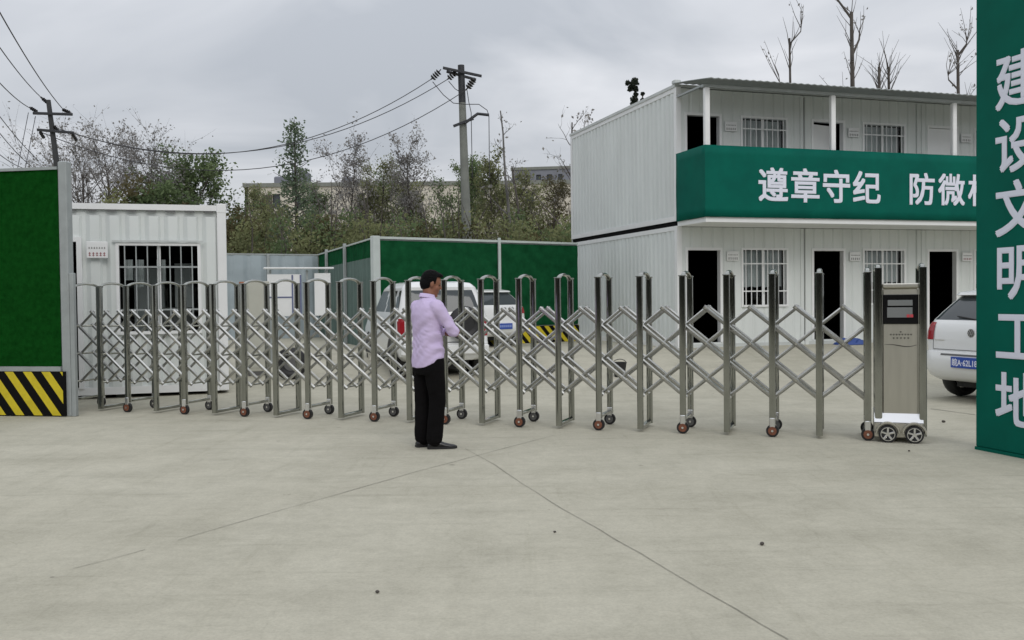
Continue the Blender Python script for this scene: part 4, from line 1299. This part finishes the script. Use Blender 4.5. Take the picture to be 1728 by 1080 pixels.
torso(b, [(.84, 0, 0, .14, .09), (.95, 0, 0, .135, .085), (1.08, -.008, 0, .13, .08), (1.22, -.01, 0, .145, .085), (1.32, -.01, 0, .150, .075), (1.38, -.005, 0, .10, .07)])
for a, k, e, r in ((HIP_R, KN_R, AN_R, -1), (HIP_L, KN_L, AN_L, 1)):
    limb(b, [a, k, e], [.078, .052, .034])
    ft = L(.10, r * .095, .025)
    limb(b, [e, e.lerp(ft, .5) - Vector((0, 0, .02)), ft], [.030, .028, .018])
for s, e, w_, sd in ((SH_R, EL_R, WR_R, -1), (SH_L, EL_L, WR_L, 1)):
    limb(b, [s, e], [.050, .040]); limb(b, [e, w_], [.040, .026])
# hands: palm, thumb and four bent fingers each, tucked round the other arm
for w_, e, sgn in ((WR_R, EL_R, 1), (WR_L, EL_L, -1)):
    d = (w_ - e).normalized(); up = Vector((0, 0, 1)); up = (up - d * up.dot(d)).normalized(); nn_ = d.cross(up) * sgn
    p0 = w_; p1 = w_ + d * .085
    mb_r = [(.026, .018), (.040, .017), (.040, .014)]
    rings = []
    for q, (ra, rb) in zip((p0, p0 + d * .04, p1), mb_r):
        rings.append([q + up * cos(2 * pi * k / 10) * ra + nn_ * sin(2 * pi * k / 10) * rb for k in range(10)])
    b.loft(rings)
    for k, ln in enumerate((.068, .076, .072, .056)):
        o_ = p1 - d * .004 + up * (.030 - .020 * k)
        c1 = o_ + d * ln * .45 + nn_ * .006; c2 = c1 + d * ln * .32 + nn_ * .016; c3 = c2 + d * ln * .18 + nn_ * .02
        b.tube([o_, c1, c2, c3], [.0085, .0082, .0075, .006], 8)
    t0 = p0 + d * .028 + up * .034; b.tube([t0, t0 + d * .028 + up * .022, t0 + d * .056 + up * .026 + nn_ * .008], [.012, .010, .008], 8)
body = remeshed(b, 'body', M['skin'], man, .006, 3, .5)
# eyes
for s in (1, -1):
    e = MB(); e.ball(Hd(.071, s * .031, .004), .008, .012, .006, 8, 6, rotH); e.build('eye', M['gloss_black'], man, smooth=True)
# hair: short, full at the back, square above the ear
h = MB()
h.ball(Hd(-.014, 0, .034), .099, .080, .094, 18, 14, rotH)
h.ball(Hd(-.040, 0, .000), .072, .074, .080, 16, 12, rotH)
h.ball(Hd(.040, 0, .088), .048, .056, .030, 12, 8, rotH)
h.ball(Hd(-.052, 0, -.035), .044, .058, .045, 12, 8, rotH)
for s in (1, -1): h.ball(Hd(.012, s * .055, .040), .042, .024, .036, 10, 8, rotH)
# cut away the face side
hair_o = remeshed(h, 'hair', M['hair'], man, .006, 2, .5)
import bmesh
bm = bmesh.new(); bm.from_mesh(hair_o.data)
def del_side(bm, co, no):
    g_ = bm.verts[:] + bm.edges[:] + bm.faces[:]
    bmesh.ops.bisect_plane(bm, geom=g_, plane_co=co, plane_no=no, clear_outer=True)
inv = rotH.inverted()
kill = []
for v in bm.verts:
    q = inv @ (v.co - HC_)
    line = .058 + .25 * max(0, q.x)                       # hairline over the brow
    if q.x > .022 and q.z < line: kill.append(v)
    elif q.x > -.020 and q.z < -.002: kill.append(v)
    elif q.z < -.075: kill.append(v)
bmesh.ops.delete(bm, geom=kill, context='VERTS')
for v in bm.verts:
    nrm = (v.co - HC_).normalized(); v.co += nrm * (.003 + .004 * pnoise(v.co * 60))
bm.to_mesh(hair_o.data); bm.free()
# shirt
s_ = MB()
torso(s_, [(.80, -.015, 0, .178, .128), (.84, -.01, 0, .182, .130), (.95, -.005, 0, .176, .124), (1.06, -.008, 0, .168, .112), (1.16, -.014, 0, .172, .114), (1.26, -.016, 0, .186, .120), (1.33, -.012, 0, .186, .112), (1.375, -.012, 0, .135, .090), (1.415, -.005, 0, .074, .070), (1.435, .0, 0, .066, .066)])
for s, e, w_ in ((SH_R, EL_R, WR_R), (SH_L, EL_L, WR_L)):
    limb(s_, [s, s.lerp(e, .5) + Vector((0, 0, .0)), e], [.072, .060, .054]); limb(s_, [e, e.lerp(w_, .6), e.lerp(w_, .93)], [.056, .050, .042])
limb(s_, [L(-.035, -.04, 1.415), L(-.052, 0, 1.435), L(-.035, .04, 1.415)], [.022, .024, .022])
shirt = remeshed(s_, 'shirt', M['shirt'], man, .009, 5, .5)
me = shirt.data
NRM = [v.normal.copy() for v in me.vertices]
for v in me.vertices:                                     # cloth folds: across the back, and at the crook of the arm
    c = v.co; z = c.z
    q = c - OX; l_ = q.dot(lef); f_ = q.dot(fwd)
    am = 1.5 * (.006 + .010 * max(0, 1 - abs(z - .98) / .16) + .007 * max(0, 1 - abs(z - 1.12) / .09) * (1 if l_ < -.1 else .3))
    fold = pnoise(Vector((l_ * 7 + f_ * 5, f_ * 6, z * 15 + l_ * 10))) + .25 * pnoise(Vector((l_ * 16, f_ * 14, z * 40 - l_ * 20)))
    nrm = NRM[v.index]
    c = c + nrm * am * fold
    if z < .93:                                           # curved shirt tail: deepest at the back
        k_ = min(1, (.93 - z) / .13); c.z += k_ * (.035 * f_ / .13 + .03 * (1 - min(1, (f_ / .13) ** 2)))
    v.co = c
me.update()
for nm, ln in (('collar', 1),):
    cbm = MB(); rings = []
    for z, a, bq_ in ((1.415, .070, .072), (1.452, .062, .064), (1.456, .067, .069), (1.420, .078, .080)):
        rings.append([L(.004 + bq_ * sin(2 * pi * k / 20) - .01, a * cos(2 * pi * k / 20), z - .012 * sin(2 * pi * k / 20)) for k in range(20)])
    cbm.loft(rings, False, False); cbm.build('collar', M['shirt'], shirt, smooth=True)
# trousers
t_ = MB()
torso(t_, [(.70, -.012, 0, .150, .105), (.76, -.012, 0, .168, .120), (.86, -.008, 0, .168, .120), (.93, -.005, 0, .158, .110)])
for a, k, e, sd in ((HIP_R, KN_R, AN_R, -1), (HIP_L, KN_L, AN_L, 1)):
    limb(t_, [a + Vector((0, 0, -.02)), a.lerp(k, .5), k, k.lerp(e, .55), e + Vector((0, 0, .015))], [.102, .094, .080, .078, .078])
tro = remeshed(t_, 'trousers', M['trousers'], man, .009, 5, .5)
NRM = [v.normal.copy() for v in tro.data.vertices]
for v in tro.data.vertices:
    c = v.co
    if c.z < .74:
        v.co = c + NRM[v.index] * (.006 * pnoise(Vector((c.x * 12, c.y * 12, c.z * 9))) + .008 * max(0, 1 - c.z / .2) * pnoise(Vector((c.x * 9, c.y * 9, c.z * 38))))
tro.data.update()
# shoes
for e, yaw in ((AN_R, TH - radians(28)), (AN_L, TH - radians(10))):
    sf2 = Vector((cos(yaw), sin(yaw), 0)); sl2 = Vector((-sin(yaw), cos(yaw), 0))
    m_ = MB(); rings = []
    o_ = Vector((e.x, e.y, 0)) - sf2 * .065
    for t, wdt, hgt in ((0, .026, .050), (.02, .034, .070), (.06, .037, .085), (.11, .038, .080), (.16, .044, .058), (.21, .047, .044), (.25, .040, .036), (.272, .022, .026)):
        c = o_ + sf2 * t
        rings.append([c + sl2 * (wdt * cos(a)) + Vector((0, 0, max(.0, hgt * .5 + hgt * .5 * sin(a)))) if True else 0 for a in [2 * pi * k / 16 for k in range(16)]])
    m_.loft(rings)
    so_ = m_.build('shoe', M['shoe'], man, smooth=True)
    m_ = MB()
    out_ = [(0, .024), (.02, .036), (.07, .038), (.12, .038), (.17, .046), (.22, .049), (.26, .040), (.28, .018)]
    poly = [o_ + sf2 * (t - .004) + sl2 * w2 for t, w2 in out_] + [o_ + sf2 * (t - .004) - sl2 * w2 for t, w2 in reversed(out_)]
    m_.loft([[q + Vector((0, 0, z)) for q in poly] for z in (.002, .022)]); m_.build('sole', M['black'], so_)

# ------------------------------------------------------------------ trees
def leaf(mb, c, s, rnd, flat=.0):
    a = Vector((rnd.gauss(0, 1), rnd.gauss(0, 1), rnd.gauss(0, 1))).normalized()
    bb = a.orthogonal().normalized(); bb = Matrix.Rotation(rnd.random() * 6.28, 3, a) @ bb
    cc = a.cross(bb)
    l = s * (.7 + .6 * rnd.random()); w_ = l * .55
    mb.add([c - bb * l * .5, c + cc * w_ * .5 + a * l * .08, c + bb * l * .5, c - cc * w_ * .5 + a * l * .08], [(0, 1, 2, 3)])

def branchy(seed, H, spread, clear, n1, n2, n3, leaf_n, leaf_s, r0, up=.6, tipleaf=True, lean=(0, 0), gnarl=.12, forks=0):
    """trunk, limbs, twigs; returns (trunk mesh builder, crown mesh builder) around the origin"""
    rnd = random.Random(seed); wood = MB(); cr = MB()
    def curve(p, d, ln, r, n, bend, upl):
        pts = [p]; rs = [r]; dd = d.normalized()
        for i in range(n):
            dd = (dd + Vector((rnd.gauss(0, bend), rnd.gauss(0, bend), rnd.gauss(0, bend) + upl))).normalized()
            pts.append(pts[-1] + dd * ln / n); rs.append(r * (1 - .75 * (i + 1) / n))
        return pts, rs
    tp_, tr_ = curve(Vector((0, 0, -.2)), Vector((lean[0], lean[1], 1)), H * .92, r0, 10, gnarl * .35, .06)
    wood.tube(tp_, tr_, 7)
    def at(pts, rs, t):
        x = t * (len(pts) - 1); i = min(int(x), len(pts) - 2); return pts[i].lerp(pts[i + 1], x - i), rs[i] + (rs[i + 1] - rs[i]) * (x - i)
    for i in range(n1):
        t = clear + (1 - clear) * ((i + rnd.random() * .8) / n1) ** .9
        t = min(t, .97)
        p, r = at(tp_, tr_, t)
        a = i * 2.4 + rnd.random()
        k = up + .5 * rnd.random()
        ln = spread * (1.0 - .62 * (t - clear) / (1 - clear)) * (.7 + .6 * rnd.random())
        d = Vector((cos(a), sin(a), k))
        p1, r1 = curve(p, d, ln, r * .55, 6, gnarl, .05)
        wood.tube(p1, r1, 5)
        for j in range(n2):
            q, r2 = at(p1, r1, .25 + .75 * rnd.random())
            d2_ = (p1[-1] - p1[0]).normalized() + Vector((rnd.gauss(0, .7), rnd.gauss(0, .7), .25 + rnd.gauss(0, .4)))
            l2 = ln * (.25 + .4 * rnd.random())
            p2, r2s = curve(q, d2_, l2, max(.008, r2 * .6), 4, gnarl * 1.2, .05)
            cr.mat(0); cr.tube(p2, r2s, 3, False)
            for m_ in range(n3):
                q3, r3 = at(p2, r2s, .3 + .7 * rnd.random())
                d3 = (p2[-1] - p2[0]).normalized() + Vector((rnd.gauss(0, .7), rnd.gauss(0, .7), .3 + rnd.gauss(0, .4)))
                p3, r3s = curve(q3, d3, l2 * (.4 + .4 * rnd.random()), max(.006, r3 * .6), 2, gnarl, .05)
                cr.mat(0); cr.tube(p3, r3s, 3, False)
                cr.mat(1)
                for _ in range(leaf_n):
                    u = rnd.random(); c, _r = at(p3, r3s, u)
                    leaf(cr, c + Vector((rnd.gauss(0, .10), rnd.gauss(0, .10), rnd.gauss(0, .10))), leaf_s, rnd)
    return wood, cr

def bushy(seed, rx, rz, nclump, per, leaf_s, stem=.05):
    rnd = random.Random(seed); wood = MB(); cr = MB()
    for i in range(nclump):
        a = rnd.random() * 6.28; rr2 = rx * sqrt(rnd.random()); z = rz * (.15 + .85 * rnd.random() ** .8) * (1 - .45 * (rr2 / rx) ** 2)
        c = Vector((cos(a) * rr2, sin(a) * rr2, z)); s = (.25 + .35 * rnd.random()) * min(rx, rz) * .6
        wood.tube([Vector((c.x * .3, c.y * .3, 0)), Vector((c.x * .7, c.y * .7, z * .5)), c], [stem, stem * .6, .01], 4)
        cr.mat(1)
        for _ in range(per):
            v = Vector((rnd.gauss(0, 1), rnd.gauss(0, 1), rnd.gauss(0, .9))); v = v.normalized() * s * rnd.random() ** .4
            q = c + v
            if q.z > .02: leaf(cr, q, leaf_s, rnd)
    return wood, cr

def conifer(seed, H, R, r0, n=95, per=26, leaf_s=.22):
    rnd = random.Random(seed); wood = MB(); cr = MB()
    wood.tube([(0, 0, -.2), (.03, 0, H * .5), (0, .02, H)], [r0, r0 * .55, .015], 8)
    for i in range(n):
        t = .16 + .83 * (i / n); z = H * t
        a = i * 2.399 + rnd.random() * .5
        ln = R * (1 - t) ** .75 * (.55 + .6 * rnd.random()) + .12
        d = Vector((cos(a), sin(a), .35 + .2 * rnd.random())).normalized()
        p0 = Vector((0, 0, z)); p1 = p0 + d * ln
        cr.mat(0); cr.tube([p0, p0.lerp(p1, .5) - Vector((0, 0, .03)), p1], [.025 * (1.2 - t), .014, .005], 4, False)
        cr.mat(1)
        k = int(per * (.35 + ln / R))
        if rnd.random() < .12: k = 0
        for _ in range(k):
            u = .25 + .75 * rnd.random()
            leaf(cr, p0.lerp(p1, u) + Vector((rnd.gauss(0, .10), rnd.gauss(0, .10), rnd.gauss(0, .11))), leaf_s, rnd)
    return wood, cr

def plant(name, label, cat, built, loc, wood_m, leaf_m, rz=0.0, grp='trees behind the yard', crown='crown', trunk='trunk'):
    root = thing(name, label, cat, loc, rz, grp)
    wood, cr = built
    wood.build(trunk, wood_m, root)
    if cr.v: cr.build(crown, [wood_m, leaf_m], root)
    return root
def base_at(px, Y):
    p = at_Y(px, 500, Y); return (p.x, p.y, gz(p.x, p.y) - .05)
def h_at(px, py, Y):
    return at_Y(px, py, Y).z - .3

# left bank, behind the guard cabin
for k, (px, py, Y, sd, lab) in enumerate(((150, 232, 36, 11, 'budding grey tree right beside the leaning pole, above the cabin roof'),
                                         (214, 210, 38, 12, 'tallest of the budding grey trees above the cabin roof'),
                                         (268, 238, 37, 13, 'budding grey tree above the middle of the cabin roof'))):
    H = h_at(px, py, Y) * .93
    plant('budding_tree', lab, 'tree', branchy(sd, H, H * .50, .22, 17, 8, 5, 4, .105, .11, up=.9), base_at(px, Y), M['bark'], M['leaf_grey'], k * 1.3)
H = h_at(326, 243, 38) * .88
plant('leafy_tree', 'rounded green leafy tree above the right half of the cabin roof', 'tree', branchy(14, H * .98, H * .45, .25, 18, 9, 5, 10, .15, .13, up=.8), base_at(322, 38), M['bark'], M['leaf_green'])
for px, Y, rx, py, sd, mm, lab in ((165, 33, 2.6, 302, 21, 'leaf_olive', 'brown green shrub low behind the left end of the cabin roof'), (228, 33, 2.0, 318, 22, 'leaf_brown', 'low brownish shrub behind the middle of the cabin roof'),
                                   (285, 33, 1.9, 300, 23, 'leaf_green', 'dense green shrub just above the cabin roof beside the leafy tree'), (352, 33, 1.8, 316, 24, 'leaf_brown', 'dark brownish shrub above the right corner of the cabin roof'),
                                   (402, 34, .75, 338, 25, 'leaf_dark', 'narrow dark shrub right of the cabin, before the beige building'), (80, 33, 2.2, 310, 27, 'leaf_olive', 'dull green shrub between leaning pole and cabin')):
    H = h_at(px, py, Y)
    plant('shrub', lab, 'shrub', bushy(sd, rx, H, 34 if rx > 1 else 18, 170, .16), base_at(px, Y), M['bark'], M[mm], grp='shrubs behind the yard', crown='foliage', trunk='stems')
# conifer
H = h_at(501, 201, 36)
plant('conifer', 'slender pointed conifer with sparse green foliage before the beige building', 'tree', conifer(31, H, 1.75, .11, 130, 34, .14), base_at(501, 36), M['bark'], M['leaf_conifer'])
for k, (px, py, Y, sp, sd, mm, ln, lab) in enumerate((
        (577, 250, 40, .36, 32, 'leaf_grey', 3, 'budding purplish tree right of the slender conifer'),
        (640, 268, 42, .30, 33, 'leaf_olive', 4, 'thin olive tree above the white fence corner post'),
        (693, 228, 40, .24, 34, 'leaf_grey', 3, 'narrow grey poplar-like tree midway between conifer and concrete pole'),
        (744, 262, 38, .28, 35, 'leaf_green', 6, 'green tree just left of the concrete pole'),
        (818, 250, 37, .22, 36, 'leaf_olive', 4, 'sparse tree just right of the concrete pole'),
        (545, 296, 43, .24, 61, 'leaf_green', 5, 'short green tree hard against the right side of the slender conifer'),
        (612, 300, 44, .24, 62, 'leaf_olive', 5, 'short olive tree in front of the beige wall, left of the fence corner post'),
        (668, 292, 44, .30, 63, 'leaf_green', 4, 'small green tree hugging the left side of the narrow grey tree'),
        (722, 300, 43, .24, 64, 'leaf_olive', 5, 'short olive tree between the narrow grey tree and the green tree'),
        (775, 272, 41, .24, 65, 'leaf_green', 4, 'slim green tree half hidden behind the concrete pole'),
        (850, 300, 43, .24, 66, 'leaf_olive', 5, 'short bushy olive tree at the foot of the tall leaning bare tree'),
        (938, 305, 42, .34, 67, 'leaf_brown', 4, 'short brownish tree beside the rear edge of the office'),
        (460, 318, 42, .36, 68, 'leaf_olive', 5, 'short olive tree left of the slender conifer before the dark recess'),
        (905, 285, 39, .30, 37, 'leaf_olive', 4, 'olive tree standing before the grey distant building'))):
    H = h_at(px, py, Y)
    plant('young_tree', lab, 'tree', branchy(sd, H, H * sp, .20, 21, 8, 4, ln + 2, .105, .085, up=1.1), base_at(px, Y), M['bark'], M[mm], k)
# thin bare trees right of the pole
for k, (px, py, Y, sd, n1, sp, lab) in enumerate(((862, 166, 36, 41, 7, .13, 'tall thin bare tree leaning left, between pole and office'), (886, 252, 34, 44, 8, .22, 'short thin bare tree with lifted twigs between pole and office'),
                                                  (955, 184, 33, 42, 8, .30, 'bare forked tree beside the rear corner of the office'))):
    H = h_at(px, py, Y)
    plant('bare_tree', lab, 'tree', branchy(sd, H * 1.05, H * sp, .35, n1, 3, 2, 1, .13, .10, up=.7, lean=(-.10 if k == 0 else .02, 0), gnarl=.16), base_at(px + (14 if k == 0 else 0), Y), M['barkpale'] if k == 0 else M['bark'], M['leaf_grey'])
# bank of growth along the fence
rnd = random.Random(77)
ub = MB()
for i in range(420):
    px = 395 + 575 * rnd.random(); Y = 30 + 5.5 * rnd.random()
    top = 366 + 22 * pnoise(Vector((px * .02, Y * .3, 1))) + 14 * pnoise(Vector((px * .07, Y * .5, 5)))
    zt = h_at(px, top, Y)
    b0 = at_Y(px, 500, Y)
    z = .4 + (zt - .4) * rnd.random() ** .7
    c = Vector((b0.x, Y, z))
    s = .35 + .45 * rnd.random()
    ub.mat(rnd.choice((0, 0, 0, 1, 2)))
    for _ in range(100):
        v = Vector((rnd.gauss(0, 1), rnd.gauss(0, 1), rnd.gauss(0, 1))).normalized() * s * rnd.random() ** .4
        leaf(ub, c + v, .14, rnd)
    if i % 3 == 0:
        ub.mat(3); ub.tube([(b0.x, Y, .2), (b0.x + .1, Y, z), (b0.x + rnd.gauss(0, .5), Y, z + .9 + rnd.random())], [.04, .025, .006], 4)
uo = ub.build('undergrowth', [M['leaf_olive'], M['leaf_brown'], M['leaf_green'], M['bark']])
uo['kind'] = 'stuff'
# trees that look over the office roof
def lopped(seed, H, r0, stubs, twigs, fork=False, lean=0.0):
    rnd = random.Random(seed); wood = MB(); cr = MB()
    top = Vector((lean, 0, H))
    wood.tube([(0, 0, -.2), (lean * .5 + .05, 0, H * .6), top], [r0, r0 * .85, r0 * .55], 8)
    for k in range(stubs):
        z = H * (.62 + .36 * k / max(1, stubs - 1)); a = k * 2.6 + seed
        p0 = Vector((lean * z / H, 0, z)); d = Vector((cos(a), sin(a) * .6, 1.1)).normalized(); ln = H * (.035 + .05 * rnd.random())
        p1 = p0 + d * ln; p2 = p1 + Vector((d.x * .2, d.y * .2, 1)) * ln * .5
        wood.tube([p0, p1, p2], [r0 * .42, r0 * .30, r0 * .14], 6)
        for j in range(twigs):
            dd = Vector((rnd.gauss(0, .5), rnd.gauss(0, .5), .8)).normalized(); q = p1.lerp(p2, rnd.random()); l3 = .5 + .9 * rnd.random()
            cr.mat(0); cr.tube([q, q + dd * l3 * .5 + Vector((rnd.gauss(0, .05), 0, 0)), q + dd * l3 + Vector((rnd.gauss(0, .12), 0, .05))], [.014, .009, .004], 4)
            cr.mat(1)
            for _ in range(3): leaf(cr, q + dd * l3 * (.5 + .5 * rnd.random()), .10, rnd)
    for j in range(twigs * 2):
        dd = Vector((rnd.gauss(0, .45), rnd.gauss(0, .4), .9)).normalized(); l3 = .6 + .8 * rnd.random()
        q = top - Vector((0, 0, rnd.random() * H * .12))
        cr.mat(0); cr.tube([q, q + dd * l3 * .5, q + dd * l3 + Vector((rnd.gauss(0, .1), 0, 0))], [.015, .009, .004], 4)
    return wood, cr
for px, py, Y, sd, r0, stubs, tw, lab in ((1334, 64, 31, 1, .06, 3, 4, 'thin lopped bare trunk above the office roof, beside the first balcony bay'), (1438, 20, 30, 2, .10, 4, 5, 'thickest lopped bare tree rising above the office roof'),
                                     (1484, 112, 33, 3, .085, 1, 9, 'bare stump left of a pair with thin twigs above the office roof'), (1500, 114, 33, 5, .08, 1, 9, 'bare stump right of a pair with thin twigs above the office roof'), (1616, 84, 31, 4, .08, 4, 7, 'forked bare tree above the office roof next to the slogan pillar')):
    H = h_at(px, py, Y)
    plant('lopped_tree', lab, 'tree', lopped(sd, H, r0, stubs, tw), base_at(px, Y), M['bark'], M['leaf_grey'], grp='lopped trees behind the office')
# dark tuft over the end wall: the top of a tall evergreen far behind
H = h_at(1074, 130, 60)
wd_ = MB(); wd_.tube([(0, 0, -.2), (0, 0, H * .9), (.0, 0, H)], [.2, .07, .03], 8); crn = MB(); rnd = random.Random(9)
crn.mat(1)
for cx, cz, s in ((.0, -.22, .20), (.02, -.48, .27), (-.2, -.5, .24), (-.46, -.36, .15), (-.30, -.74, .17), (.05, -.80, .16), (.06, -1.1, .14), (-.06, -1.42, .26), (.06, -1.66, .26), (-.08, -1.8, .28), (.50, -1.5, .15), (.5, -1.75, .2), (.5, -1.05, .09), (.1, -2.3, .5), (.3, -2.9, .7), (-.2, -3.4, .8)):
    for _ in range(90):
        v = Vector((rnd.gauss(0, 1), rnd.gauss(0, 1), rnd.gauss(0, 1))).normalized() * s * rnd.random() ** .4
        leaf(crn, Vector((cx, 0, H + cz)) + v, .20, rnd)
crn.mat(0); crn.tube([(0, 0, H - 2.6), (.45, 0, H - 2.1), (.5, 0, H - .95)], [.06, .05, .04], 5)
plant('evergreen_tree', 'dark tufted evergreen top peeping over the sloping end-wall roofline of the office', 'tree', (wd_, crn), base_at(1074, 60), M['bark'], M['leaf_dark'], grp='trees behind the office')
H = h_at(1003, 192, 40)
plant('bare_tree', 'small budding treetop just above the rear end of the office end wall', 'tree', branchy(52, H, H * .25, .55, 8, 4, 2, 3, .16, .10, up=.9), base_at(1003, 40), M['bark'], M['leaf_grey'], grp='trees behind the office')

# ------------------------------------------------------------------ distant buildings
def block(name, label, Y, x0px, x1px, ypx, dep, m_, ang, floors, cols, parapet=.5, seed=0, winw=.5, skip=.0):
    a = at_Y(x0px, 500, Y); b_ = at_Y(x1px, 500, Y)
    W = b_.x - a.x; H = at_Y((x0px + x1px) / 2, ypx, Y).z - .2
    root = thing(name, label, 'building', (a.x, Y, .2), ang)
    rnd = random.Random(seed)
    holes = []; wins = []
    fh_ = H / floors
    for f in range(floors):
        for c in range(cols):
            if rnd.random() < skip: continue
            cw = W / cols; cx = (c + .5) * cw; ww = cw * winw * (.8 + .3 * rnd.random()) / 2
            wins.append((cx - ww, cx + ww, f * fh_ + fh_ * .32, f * fh_ + fh_ * .78))
    p = MB(); ribbed_wall(p, 0, W, 0, H, wins, y=0, pitch=W, depth=0, flat=.5)
    p.box(0, .3, .0, dep, 0, H - .001); p.box(W - .3, W, .0, dep, 0, H - .001); p.box(.3, W - .3, dep - .3, dep, 0, H - .001)
    p.build('walls', m_, root)
    p = MB(); p.box(-.15, W + .15, -.15, dep, H + .001, H + .35); p.build('roof', M['pole'], root)
    p = MB()
    for x0_, x1_, z0_, z1_ in wins: p.add([(x0_, .25, z0_), (x1_, .25, z0_), (x1_, .25, z1_), (x0_, .25, z1_)], [(0, 1, 2, 3)])
    if wins: p.build('window_panes', M['darkwin'], root)
    return root, W, H
br, W, H = block('apartment_block', 'long weathered beige building behind the trees between cabin and office', 85, 416, 985, 313, 14, M['facade'], 0, 4, 16, seed=5, winw=.34, skip=.35)
p = MB(); p.box(1.6, 2.5, -.02, .4, 0.0, H - .7); p.build('recess_shade', M['bark'], br)  # dark strip on the wall, standing in for the shade of a recess
for u, w_, h_ in ((1.9, 2.4, 1.0), (3.6, 1.2, 1.6), (8.3, .9, .9), (9.6, .6, .7)):
    p = MB(); p.bbox(u, u + w_, 3, 6, H + .36, H + .36 + h_, .1); p.build('roof_hut', M['facgrey'], br)
ur, W2, H2 = block('office_tower', 'distant grey flat building with dark window just left of the office rear corner', 120, 866, 975, 287, 16, M['facgrey'], radians(-8), 6, 6, seed=8, winw=.45, skip=.5)

# unseen belt of trees added behind the camera, dark for the posts to mirror
rnd = random.Random(101)
tb = MB()
for i in range(620):
    x = -45 + 90 * rnd.random(); y = -13 - 7 * rnd.random()
    hh = 5.0 + 1.5 * pnoise(Vector((x * .08, y * .2, 0)))
    z = hh * rnd.random() ** .8; s = .9 + .8 * rnd.random()
    for _ in range(26):
        v = Vector((rnd.gauss(0, 1), rnd.gauss(0, 1), rnd.gauss(0, 1))).normalized() * s * rnd.random() ** .3
        leaf(tb, Vector((x, y, max(.3, z))) + v, 1.3, rnd)
to = tb.build('mirrored_treeline', M['mirror_trees']); to['kind'] = 'stuff'
